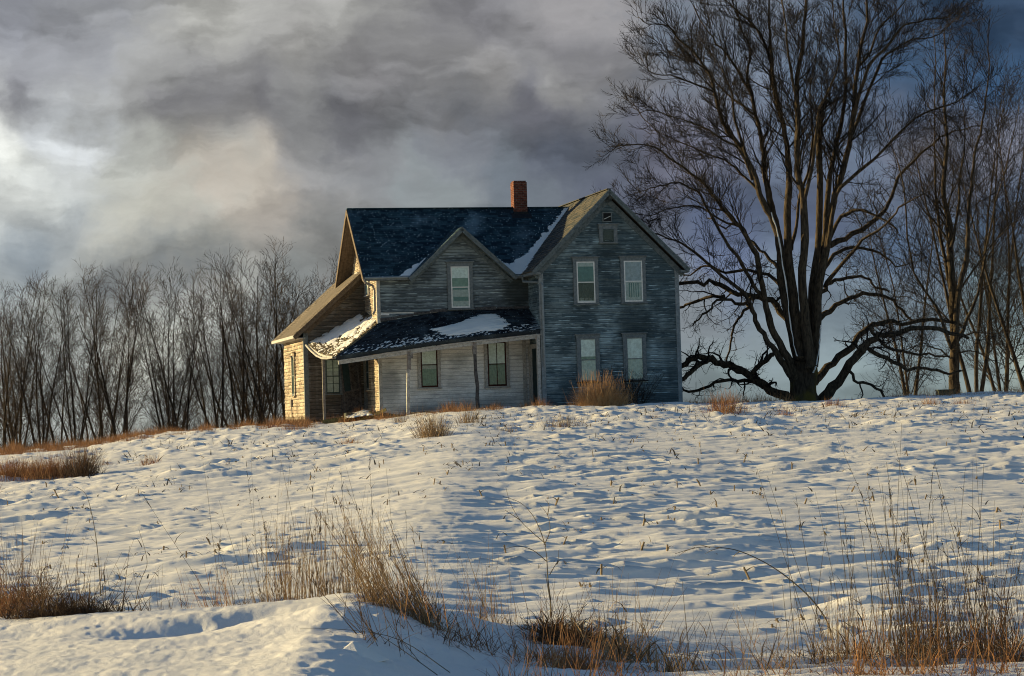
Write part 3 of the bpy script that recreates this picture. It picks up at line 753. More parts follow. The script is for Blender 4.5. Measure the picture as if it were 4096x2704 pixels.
mb = MB()   # loose strip of flashing and boards where the porch roof meets the walls
for i in range(9):
    u0 = -6.2 + i * .69; z = float(np.interp(u0 + .3, tp_u, tp_w))
    mb.beam((u0, MV - .05, z + .05), (u0 + .66, MV - .05, float(np.interp(u0 + .66, tp_u, tp_w)) + .05), .03, .09 if i % 3 else .13, (0, 1, 0))
mb.obj('flashing', m_post_dk, pr1)
mb = MB()
for i in range(12): mb.beam((-.045, .35 + i * .12, 3.33 + i * .062), (-.015, .45 + i * .12, 3.36 + i * .062), .06, .012, (0, 1, 0))
for i in range(11):
    v0 = .0 + i * .165; mb.slab([(-.40, v0, 3.18 + v0 * .47 + .05), (-.02, v0, 3.235 + v0 * .47 + .05), (-.02, v0 + .09, 3.235 + v0 * .47 + .10), (-.40, v0 + .09, 3.18 + v0 * .47 + .10)], .015)
mb.obj('flashing', m_metal, pr1)

# snow lying on the roofs
def snow_patch(P, N, x0, x1, t0, t1, mask, thick, parent, nx=60, nt=30, off=.02, nm='snow_patch'):
    N = Vector(N); xs = np.linspace(x0, x1, nx); tt = np.linspace(t0, t1, nt)
    h = np.zeros((nt, nx))
    for j, t in enumerate(tt):
        for i, x in enumerate(xs): h[j, i] = mask(x, t)
    b = MB(); idx = -np.ones((nt, nx), int)
    keep = h > 0
    def vert(j, i):
        if idx[j, i] < 0:
            idx[j, i] = len(b.v)
            k = min(1, max(0, h[j, i])); b.v.append(tuple(P(float(xs[i]), float(tt[j])) + N * (off - .012 + thick * math.sqrt(k))))
        return int(idx[j, i])
    for j in range(nt - 1):
        for i in range(nx - 1):
            if keep[j, i] or keep[j + 1, i] or keep[j, i + 1] or keep[j + 1, i + 1]:
                b.f.append((vert(j, i), vert(j, i + 1), vert(j + 1, i + 1), vert(j + 1, i)))
    return b.obj(nm, m_snow, parent, True)
def nz1(x, y, s, sd=3): return float(vnoise(np.array([x * s]), np.array([y * s]), sd)[0]) - .5
def inpoly(poly, x, y):
    """signed distance-like value: positive inside"""
    ins = False; dmin = 9; n = len(poly)
    for i in range(n):
        x1, y1 = poly[i]; x2, y2 = poly[(i + 1) % n]
        if (y1 > y) != (y2 > y) and x < (x2 - x1) * (y - y1) / (y2 - y1) + x1: ins = not ins
        l = (x2 - x1) ** 2 + (y2 - y1) ** 2; t = max(0, min(1, ((x - x1) * (x2 - x1) + (y - y1) * (y2 - y1)) / l))
        dmin = min(dmin, math.hypot(x - x1 - t * (x2 - x1), y - y1 - t * (y2 - y1)))
    return dmin if ins else -dmin
pp = [(.41, .47), (.50, .50), (.58, .66), (.70, .82), (.78, .80), (.81, .60), (.84, .28), (.76, .14), (.70, .20), (.62, .12), (.52, .16), (.47, .30)]
pp = [(x, y) for x, y in pp]
snow_patch(Pp, n_p, .36, .88, .04, .96, lambda x, t: inpoly(pp, x, t) * 9 + nz1(x, t, 30) * .35 + nz1(x * 3, t, 60, 8) * .2, .10, pr1, 110, 60)
snow_patch(Pp, n_p, .02, 1.0, .0, .30, lambda x, t: (nz1(x * 5, t, 22, 5) + nz1(x * 3, t, 60, 9) * .8) - .24 - t * .6 + .18 * math.exp(-((x - .4) / .22) ** 2), .03, pr1, 220, 26)
sp = [(.0, .05), (.0, .9), (.18, .97), (.30, .80), (.45, .97), (.62, .95), (.60, .80), (.50, .66), (.66, .62), (.55, .45), (.35, .42), (.45, .26), (.22, .12)]
snow_patch(Ps, n_s, 0, .98, 0, 1, lambda x, t: inpoly(sp, x, t) * 6 + nz1(x, t, 14) * .7 + nz1(x, t * 2, 40, 7) * .3, .06, pr2, 70, 60, .03)
snow_patch(Ps, n_s, .55, 1.0, .2, 1, lambda x, t: .35 - abs((x - .80) - (.5 - t) * .1) * 3.2 + nz1(x, t, 18) * .8, .05, pr2, 40, 50, .03)
snow_patch(Ps, n_s, .05, 1.0, .0, .4, lambda x, t: nz1(x * 2, t * 3, 14, 5) + nz1(x, t, 50, 6) * .6 - .18, .035, pr2, 90, 30, .03)
def bandmask(x, t):
    z = MEW + t * MS / csl
    vu = valley_u(z)                           # main/wing valley
    dr = DX + (DW + .0) - (z - 5.55) / DS * 1.0  # right valley of the small gable
    a = .5 * math.exp(-((z - 5.9) / .45) ** 2) + .16 + .14 * (z < 7.4)
    v1 = (x - (vu - a)) / .25
    v2 = ((dr + .18 + .35 * math.exp(-((z - 5.85) / .5) ** 2)) - x) / .25 if z < 7.0 else -1
    v3 = (x - (-.78 - 1.4 * (z < 5.95))) / .3 if z < 6.0 + .12 * nz1(x, 0, 3) else -1
    if abs(x - DX) < (DH - z) / DS - .02: return -1
    return max(v1, v2, min(v3, (6.02 - z) / .2)) + nz1(x, t, 6) * .9 + nz1(x, t, 18, 4) * .4
snow_patch(Pmf, n_mf, -1.7, 2.95, .0, TL - .05, bandmask, .05, roof_main, 120, 110)
def lmask(x, t):
    z = MEW + t * MS / csl; dl = DX - DW + (z - 5.5) / DS
    if abs(x - DX) < (DH - z) / DS - .02: return -1
    return (x - (dl - .62 + .55 * (z - 5.5))) / .3 * (1 if z < 6.9 else 0) - (0 if z < 6.9 else 1) + nz1(x, t, 7) * .9
snow_patch(Pmf, n_mf, -5.7, -3.0, .0, 2.3, lmask, .05, roof_main, 80, 70)
snow_patch(Pwl, n_wl, -.0, 3.2, .0, 1.5, lambda x, t: .5 - abs(x - ((WLZ + t * WS / cw - MEW) / MS + MEV - .18)) * 2.4 - t * .35 + nz1(x, t, 7) * .7, .03, w1, 60, 40)

# --- windows
def window(kind, a, b, w0, w1, fixed, frame_w=.14, cap=True, sash='white', mid=.5, mull=(), fills=(), trim=None, sashw=.05, label=None, sillm=None, prt=0.0):
    """kind 'v' lies in a wall facing -y (fixed = y); kind 'u' in a wall facing -x (fixed = x). a..b across, w0..w1 up."""
    trim = trim or m_trim
    def bx(mb, p0, p1, z0, z1, d0, d1):
        d1 += .03
        if d0 > 0: d0 += .03
        if kind == 'v': mb.box(min(p0, p1), max(p0, p1), fixed - d1, fixed - d0, z0, z1)
        else: mb.box(fixed - d1, fixed - d0, min(p0, p1), max(p0, p1), z0, z1)
    mb = MB()
    f = frame_w
    bx(mb, a - f, a, w0 - .02, w1, .0, .055); bx(mb, b, b + f, w0 - .02, w1, .0, .055)
    bx(mb, a - f - .02, b + f + .02, w1, w1 + f * 1.15, .0, .058)
    bx(mb, a, b, w0, w1, -.02, .024)
    o = mb.obj('window', trim, HOUSE)
    if label: o['label'] = label
    if cap:
        mb = MB(); bx(mb, a - f - .07, b + f + .07, w1 + f * 1.15, w1 + f * 1.15 + .04, .0, .12); mb.obj('head_cap', trim, o)
    mb = MB(); bx(mb, a - f - .03, b + f + .03, w0 - .07, w0 - .022, .0, .10); mb.obj('sill', sillm or trim, o)
    sm_ = {'white': m_white, 'red': m_red, 'green': m_green, 'grey': m_trim}[sash]
    mb = MB(); h = w1 - w0; zm = w0 + h * mid; k = sashw
    bx(mb, a + .004, a + k, w0 + .004, w1 - .004, .024, .05 + prt); bx(mb, b - k, b - .004, w0 + .004, w1 - .004, .024, .05 + prt)
    bx(mb, a + k, b - k, w0 + .004, w0 + k * 1.3, .024, .049 + prt); bx(mb, a + k, b - k, w1 - k, w1 - .004, .024, .049 + prt)
    bx(mb, a + k, b - k, zm - .02, zm + .02, .024, .048 + prt)
    for m_ in mull:
        if m_[0] == 'v':
            x = a + (b - a) * m_[1]; bx(mb, x - .014, x + .014, w0 + k * 1.3, w1 - k, .024, .045 + prt)
        else:
            z = w0 + h * m_[1]; bx(mb, a + k, b - k, z - .012, z + .012, .024, .043 + prt)
    mb.obj('sash', sm_, o)
    for nm, x0, x1, z0, z1, mt in fills:
        mb = MB(); A, B = a + k + (b - a - 2 * k) * x0, a + k + (b - a - 2 * k) * x1
        if nm == 'curtain':            # gathered cloth
            n = max(4, int(abs(B - A) / .045))
            for i in range(n):
                p, q = A + (B - A) * i / n, A + (B - A) * (i + 1) / n; d = (.057, .063)[i % 2]; d2 = (.057, .063)[(i + 1) % 2]
                Z0, Z1 = w0 + h * z0, w0 + h * z1
                if kind == 'v': mb.quad((p, fixed - d, Z0), (q, fixed - d2, Z0), (q, fixed - d2, Z1), (p, fixed - d, Z1))
                else: mb.quad((fixed - d, p, Z0), (fixed - d2, q, Z0), (fixed - d2, q, Z1), (fixed - d, p, Z1))
        else: bx(mb, A, B, w0 + h * z0, w0 + h * z1, .0245, .029 + .001 * fills.index((nm, x0, x1, z0, z1, mt)))
        mb.obj(nm, mt, o)
    mb = MB(); bx(mb, a + k * .6, b - k * .6, w0 + k * .6, w1 - k * .6, .0375, .040); mb.obj('pane', m_glass, o)
    return o
window('v', 1.52, 2.28, 4.26, 5.93, 0, .14, sash='white', fills=(('blind', 0, 1, .5, .97, m_cteal), ('curtain', 0, 1, .06, .5, m_cdark), ('blind', 0, 1, .88, 1.0, m_clace), ('curtain', .0, 1, .03, .12, m_clace)), label='upper left wing window, white sash with teal blind')
window('v', 3.51, 4.29, 4.27, 5.94, 0, .14, sash='white', fills=(('blind', 0, 1, .5, 1, m_cblue), ('blind', 0, 1, .03, .5, m_clace), ('curtain', .18, .85, .12, .46, m_cteal)), label='upper right wing window, white sash with pale cloth')
window('v', 2.67, 3.13, 6.72, 7.24, 0, .15, sash='green', mid=.02, fills=(('blind', 0, 1, 0, 1, m_dark), ('blind', .1, .6, .03, .12, m_clace)), sashw=.04, label='small dark attic window')
window('v', 1.57, 2.24, 1.11, 2.82, 0, .14, sash='grey', fills=(('blind', 0, 1, .58, 1, m_shade_w), ('blind', 0, 1, .5, .58, m_cgreen), ('curtain', 0, 1, .03, .5, m_shade)), sashw=.035, label='lower left wing window with white shade', sillm=m_dark)
window('v', 3.52, 4.21, 1.11, 2.82, 0, .14, sash='grey', fills=(('blind', 0, 1, .5, 1, m_shade_w), ('curtain', 0, 1, .03, .5, m_shade)), sashw=.035, label='lower right wing window behind the dark shrub', sillm=m_dark)
window('v', -4.60, -3.91, 1.06, 2.80, MV, .13, cap=False, sash='red', trim=m_trim_lt, mid=.52, fills=(('blind', 0, 1, .52, 1, m_shade_w), ('blind', 0, 1, .42, .52, m_clace), ('curtain', 0, 1, .03, .43, m_cgreen)), sashw=.05, label='left porch window with green curtain and red sash')
window('v', -1.83, -1.05, 1.03, 2.83, MV, .13, cap=False, sash='red', trim=m_trim_lt, mull=(('v', .5),), fills=(('blind', 0, 1, .5, 1, m_shade_w), ('curtain', 0, 1, .03, .5, m_cgreen)), sashw=.055, label='right porch window with four panes and red sash')
window('v', -3.26, -2.49, 4.24, 5.93, MV, .14, sash='white', trim=m_trim, fills=(('blind', 0, 1, .72, 1, m_shade_w), ('blind', 0, 1, .5, .72, m_cgreen), ('blind', 0, 1, .03, .5, m_clace), ('blind', .06, 1, .17, .27, m_cteal), ('blind', .04, .96, .44, .5, m_cteal)), mid=.5, label='tall white window in the small front gable')
window('u', 3.88, 4.55, 1.05, 2.5, ML, .07, cap=False, sash='grey', trim=m_left, fills=(('blind', 0, 1, 0, 1, m_cdark),), sashw=.06)
window('u', 5.95, 6.5, 4.9, 5.95, ML, .07, cap=False, sash='grey', trim=m_trim_lt, fills=(('blind', 0, 1, 0, 1, m_cdark),), sashw=.05)
window('u', 3.55, 4.15, 4.95, 5.75, ML, .10, cap=False, sash='grey', trim=m_trim_lt, fills=(('blind', 0, 1, .6, 1, m_clace), ('blind', 0, 1, 0, .6, m_shade)), sashw=.05)
window('u', 7.25, 8.0, .92, 2.62, EL, .11, cap=True, sash='grey', trim=m_left, fills=(('blind', 0, 1, 0, 1, m_cdark),), sashw=.07, label='narrow dark window in the side of the ell')
window('v', -8.02, -7.45, .95, 2.36, EV, .10, cap=False, sash='green', trim=m_trim, mull=(('v', .52), ('h', .28), ('h', .74)), fills=(('blind', 0, 1, .66, 1, m_shade), ('blind', 0, 1, 0, .66, m_clace)), sashw=.04, label='six-pane window behind the side porch')
# attic vent
mb = MB(); mb.box(2.68, 3.08, -.06, -.0, 7.52, 7.92); o = mb.obj('vent', m_trim, HOUSE); mb = MB(); mb.box(2.72, 3.04, -.066, -.061, 7.56, 7.88); mb.obj('opening', m_dark, o)
mb = MB(); mb.beam((2.75, -.075, 7.64), (3.02, -.077, 7.76), .01, .025, (0, 1, 0)); mb.obj('slat', m_clace, o)
# doors
mb = MB(); mb.box(-7.40, -6.55, EV - .05, EV - .0, .1, 2.45); o = mb.obj('door', m_post_dk, HOUSE); o['label'] = 'black leaning side door under the porch'
mb = MB(); mb.beam((-7.42, EV - .12, 2.4), (-7.30, EV - .5, .1), .06, .06, (0, 1, 0)); mb.beam((-6.75, EV - .12, 2.38), (-6.62, EV - .5, .1), .07, .06, (0, 1, 0)); mb.beam((-7.33, EV - .42, .95), (-6.7, EV - .42, 1.1), .05, .06, (0, 1, 0))
mb.beam((-7.42, EV - .12, 2.35), (-6.75, EV - .12, 2.35), .06, .08, (0, 1, 0)); mb.beam((-7.08, EV - .16, 2.3), (-7.0, EV - .42, 1.0), .03, .04, (0, 1, 0)); mb.obj('frame', m_post_dk, o)
mb = MB(); mb.quad((-7.37, EV - .15, 2.3), (-7.30, EV - .40, 1.0), (-7.05, EV - .40, 1.03), (-7.10, EV - .15, 2.3)); mb.obj('curtain', m_cdark, o)
mb = MB()
for i in range(8): mb.box(-8.84 + .1 * i, -8.84 + .1 * i + .09, EV - .035 - .006 * (i % 2), EV - .02, .2, 2.55 + .1 * i * .3)
mb.obj('board', m_ellfront, HOUSE)
mb = MB(); mb.box(-.06, .0 - .005, .55, 1.35, .08, 2.5); o = mb.obj('door', m_cdark, HOUSE); o['label'] = 'narrow door at the right end of the porch'
mb = MB(); mb.box(-.10, -.006, .44, .55, .0, 2.62); mb.box(-.10, -.006, 1.35, 1.46, .0, 2.62); mb.box(-.11, -.006, .42, 1.48, 2.5, 2.68); mb.obj('frame', m_trim_lt, o)
mb = MB(); mb.box(-.35, -.2, MV - .07, MV - .025, -.05, 2.9); mb.box(-.12, -.07, MV - .3, MV - .1, -.05, 2.6); mb.obj('casing', m_trim_lt, o)

# --- porch posts, beam brackets, deck
def post(pts, r, mat, label, twist=.0):
    b = MB(); P0 = [Vector(p) for p in pts]
    for i in range(len(P0) - 1): b.beam(P0[i], P0[i + 1] + (P0[i + 1] - P0[i]).normalized() * .01, r[i], r[i], (1, 0, 0))
    o = b.obj('porch_post', mat, HOUSE); o['label'] = label; return o
po = post([(-5.51, .1, -.15), (-5.49, .1, .9), (-5.45, .1, 1.75)], [.12, .12], m_trim_lt, 'pale square porch post left of the window')
b = MB(); b.beam((-5.43, .12, 1.74), (-5.39, .12, 2.66), .15, .15, (1, 0, 0)); b.beam((-5.30, .12, 2.2), (-5.30, .12, 2.7), .08, .09, (1, 0, 0)); b.obj('splice', m_post, po)
po = post([(-2.66, .1, -.05), (-2.70, .1, .55), (-2.67, .1, 1.0), (-2.73, .1, 1.6), (-2.74, .1, 2.35)], [.13, .12, .12, .11], m_post_dk, 'dark crooked porch post between the two windows')
b = MB(); b.beam((-2.75, .1, 2.3), (-2.74, .1, 2.92), .15, .15, (1, 0, 0)); b.obj('splice', m_post, po)
post([(-8.47, 2.45, -.4), (-8.46, 2.45, 2.4)], [.10], m_post, 'thin post under the sagging side eave')
post([(-.14, .05, -.1), (-.14, .05, 3.05)], [.13], m_trim_lt, 'engaged post where the porch meets the wing')
def bracket(cx, cz, sx, R=.34):
    b = MB()
    for i in range(6):
        a0, a1 = math.pi / 2 * i / 6, math.pi / 2 * (i + 1) / 6
        q = [(cx + sx * R * (1 - math.cos(a)) * -1 - sx * 0, .1, cz - R + R * math.sin(a)) for a in (a0, a1)]
        c0 = Vector((cx, .07, cz)); 
        b.slab([Vector((q[0][0], .07, q[0][2])), Vector((q[1][0], .07, q[1][2])), Vector((cx - sx * .0 if i > 2 else cx, .07, cz))], .05, (0, -1, 0))
    b.obj('bracket', m_trim_lt, pr1)
bracket(-2.81, 2.88, 1); bracket(-.21, 3.08, 1); bracket(-5.5, 2.62, 1, .26)
mb = MB()
for i in range(27):
    u0 = -5.2 + i * .195
    if rng.random() < .12: continue
    mb.slab([(u0, .12 + rng.uniform(-.08, .05), .06 + rng.uniform(-.02, .02)), (u0 + .18, .12, .06 + rng.uniform(-.02, .02)), (u0 + .18, MV - .03, .08), (u0, MV - .03, .08)], .035)
mb.box(-5.3, -.1, .10, .16, -.14, .02)
dk = mb.obj('porch_deck', m_post_dk, HOUSE)
mb = MB()
for i in range(11):     # collapsed boards
    u0 = -7.0 + i * .155; z = .14 - .026 * i
    mb.slab([(u0, -.35 + rng.uniform(-.12, .1), z - .12 + rng.uniform(-.03, .03)), (u0 + .14, -.33 + rng.uniform(-.1, .1), z - .14), (u0 + .2, 1.0, z + .04), (u0 + .04, 1.0, z + .05)], .035)
mb.beam((-7.1, .1, -.1), (-6.5, -.5, .22), .12, .03, (0, 0, 1)); mb.beam((-7.4, .3, -.18), (-6.6, -.2, .16), .1, .03, (0, 0, 1)); mb.beam((-8.7, 1.3, -.25), (-7.7, .9, -.15), .12, .04, (0, 0, 1))
mb.beam((-8.6, 2.2, -.2), (-7.2, 1.6, .0), .14, .04, (0, 0, 1)); mb.beam((-7.2, -.1, -.05), (-5.6, .02, -.16), .1, .05, (0, 1, 0))
o = mb.obj('porch_deck', m_deck, HOUSE); o['label'] = 'collapsed mossy boards at the porch corner'
def Pdk(x, t): return Vector((x, -.45 + t, -.10 + .13 * math.exp(-((x + 7.0) / .6) ** 2) + .09 * t))
snow_patch(Pdk, (0, 0, 1), -8.5, -6.4, 0, 2.8, lambda x, t: .45 - ((x + 7.2) / .8) ** 2 - ((t - 1.2) / 1.25) ** 2 + nz1(x, t, 3) * 1.1 + nz1(x, t, 9) * .7, .07, HOUSE, 60, 60, -.03)

# --- gutters and downpipes
mb = MB(); mb.tube([(-6.92, 1.42, 5.46), (-6.85, 1.40, 5.30), (-6.50, 1.70, 5.20), (-6.42, 1.77, 5.02), (-6.42, 1.78, 4.2), (-6.5, 1.75, 4.05)], [.05] * 6, 8); mb.obj('downpipe', m_metal_w, HOUSE)
mb = MB(); mb.tube([(-.35, MEV - .08, 5.42), (-.33, MEV - .1, 5.25), (.02, -.02, 5.12), (.07, -.09, 5.02), (.07, -.09, 2.9), (.07, -.09, 1.8)], [.05] * 6, 8); mb.obj('downpipe', m_metal, HOUSE)
mb = MB(); mb.tube([(LE + .05, MEV - .06, MEW - .03), (DX - DW - .1, MEV - .06, MEW - .02)], [.045, .045], 8); mb.obj('gutter', m_metal, HOUSE); mb = MB(); mb.tube([(DX + DW + .2, MEV - .06, MEW - .02), (-.35, MEV - .06, MEW - .03)], [.045, .045], 8); mb.obj('gutter', m_metal, HOUSE)
mb = MB(); mb.box(EL - .11, EL - .035, 8.15, 8.5, .45, .75); mb.tube([(EL - .07, 8.32, .45), (EL - .06, 8.3, .1), (EL - .15, 8.0, -.4)], [.02] * 3, 6); mb.obj('meter_box', m_post, HOUSE)
mb = MB(); mb.tube([(EL - .1, 7.6, 2.45), (EL - .12, 7.7, 2.6), (EL - .1, 8.2, 2.62)], [.03] * 3, 5); mb.obj('lamp_bracket', m_post_dk, HOUSE)
#PART2
# ------------------------------------------------------------------ trees
def bark(name, a, b, moss=None):
    M_ = Mat(name, .95, .08)
    n = M_.noise(M_.co((5, 5, 1.2)), 2.5, 5, .7); n2 = M_.noise(M_.co(), .8, 3, .6)
    c = M_.mix(M_.ramp(n, .35, .65), a, b)
    if moss: c = M_.mix(M_.ramp(n2, .42, .62), c, moss)
    M_.base(c); M_.bump(n, .05, .9); return M_.m
m_bark = bark('bark', (.018, .014, .011), (.06, .046, .032), (.085, .065, .018))
m_limb = bark('limb_bark', (.020, .016, .012), (.080, .060, .040))
m_twig = bark('twig', (.012, .011, .010), (.032, .026, .022))
m_bark_l = bark('young_bark', (.016, .013, .011), (.05, .040, .030))
m_twig_l = bark('young_twig', (.026, .019, .015), (.065, .046, .034))

def rot_dir(d, ang, phi):
    """direction at angle ang from d, turned phi round it"""
    x, y, z = d
    if abs(z) < .9: ux, uy, uz = -y, x, 0.0
    else: ux, uy, uz = 0.0, -z, y
    l = math.sqrt(ux * ux + uy * uy + uz * uz); ux /= l; uy /= l; uz /= l
    vx, vy, vz = y * uz - z * uy, z * ux - x * uz, x * uy - y * ux
    s_, c_ = math.sin(ang), math.cos(ang); cp, sp = math.cos(phi), math.sin(phi)
    return (x * c_ + (ux * cp + vx * sp) * s_, y * c_ + (uy * cp + vy * sp) * s_, z * c_ + (uz * cp + vz * sp) * s_)
def norm(d):
    l = math.sqrt(d[0] ** 2 + d[1] ** 2 + d[2] ** 2) or 1; return (d[0] / l, d[1] / l, d[2] / l)
def walk(R, p, d, length, n, wob, trop):
    pts = [p]; st = length / n
    for i in range(n):
        d = norm((d[0] + R.gauss(0, wob), d[1] + R.gauss(0, wob), d[2] + R.gauss(0, wob) + trop))
        p = (p[0] + d[0] * st, p[1] + d[1] * st, p[2] + d[2] * st); pts.append(p)
    return pts
def lerp_path(pts, t):
    f = t * (len(pts) - 1); i = min(int(f), len(pts) - 2); f -= i
    a, b = pts[i], pts[i + 1]
    return (a[0] + (b[0] - a[0]) * f, a[1] + (b[1] - a[1]) * f, a[2] + (b[2] - a[2]) * f), norm((b[0] - a[0], b[1] - a[1], b[2] - a[2]))
def sprout(R, mb, pts, r0, lv, levels, t0=.25):
    """side branches along pts; levels = list of (per metre, length, length spread, angle, wobble, tropism, segments, min radius)"""
    if lv >= len(levels): return
    dens, ln, sp, ang, wob, trop, seg, rmin = levels[lv]
    L_ = sum(math.dist(pts[i], pts[i + 1]) for i in range(len(pts) - 1))
    n = dens * L_ * (1 - t0); n = int(n) + (R.random() < n - int(n))
    for k in range(n):
        t = t0 + (1 - t0) * (k + R.random()) / n
        p, d = lerp_path(pts, min(t, .999))
        l = ln * (1 - sp * .5 + sp * R.random()) * (1.2 - .75 * t)
        dd = rot_dir(d, math.radians(ang * R.uniform(.7, 1.3)), R.random() * 2 * math.pi)
        q = walk(R, p, dd, l, seg, wob, trop)
        r = max(rmin, r0 * (1 - t * .75) * .48)
        m_ = len(q) - 1
        mb.tube(q, [max(rmin * .55, r * (1 - .8 * i / m_)) for i in range(m_ + 1)], 5 if r > .03 else 3)
        sprout(R, mb, q, r, lv + 1, levels, .15)

# the great multi-stemmed tree: limb lines in the photograph's proportions, each with its own depth
def limb_pts(line, Y, y0, y1, sub=3, R=None):
    P_ = []
    n = len(line) - 1
    for i, (x, y) in enumerate(line):
        P_.append(tuple(at(x, y, Y + y0 + (y1 - y0) * i / n)))
    out = []
    for i in range(n):      # Catmull-Rom
        p0 = P_[max(i - 1, 0)]; p1 = P_[i]; p2 = P_[i + 1]; p3 = P_[min(i + 2, n)]
        for j in range(sub):
            t = j / sub
            out.append(tuple(.5 * ((2 * p1[k]) + (-p0[k] + p2[k]) * t + (2 * p0[k] - 5 * p1[k] + 4 * p2[k] - p3[k]) * t * t + (-p0[k] + 3 * p1[k] - 3 * p2[k] + p3[k]) * t ** 3) for k in range(3)))
    out.append(P_[-1]); return out
def make_limbs(mb_l, mb_t, limbs, Y, R, levels, jit=.02):
    for line, ra, rb, y0, y1, t0 in limbs:
        q = limb_pts(line, Y, y0, y1)
        q = [q[0]] + [tuple(c + R.gauss(0, jit) for c in p) for p in q[1:]]
        m_ = len(q) - 1
        rad = [(ra + (rb - ra) * (i / m_) ** .72) * .86 * R.uniform(.92, 1.10) for i in range(m_ + 1)]
        mb_l.tube(q, rad, 9 if ra > .12 else 6, True)
        sprout(R, mb_t, q, max(ra * .5, rb * 2), 0, levels, t0)
TY = 92.0
tb = at(3215, 1622, TY)
big = empty('bare_tree', (tb.x, tb.y, tb.z))
tag(big, 'huge bare tree with many upright stems from one mossy trunk, right of the farmhouse', 'tree')
def to_local(mb, o):
    x, y, z = o; mb.v = [(a - x, b - y, c - z) for a, b, c in mb.v]
R1 = random.Random(11)
mt_ = MB(); ml_ = MB(); mw_ = MB()
trk = limb_pts([(3212, 1650), (3212, 1612), (3213, 1570), (3212, 1520), (3214, 1470), (3218, 1420), (3222, 1360)], TY, 0, 0, 4)
mt_.tube(trk, [.74, .68, .65, .62, .60, .58, .56, .55, .54, .54, .54, .55, .56, .58, .60, .60, .58, .56, .52, .48, .44, .40, .36, .32, .28][:len(trk)], 22, True)
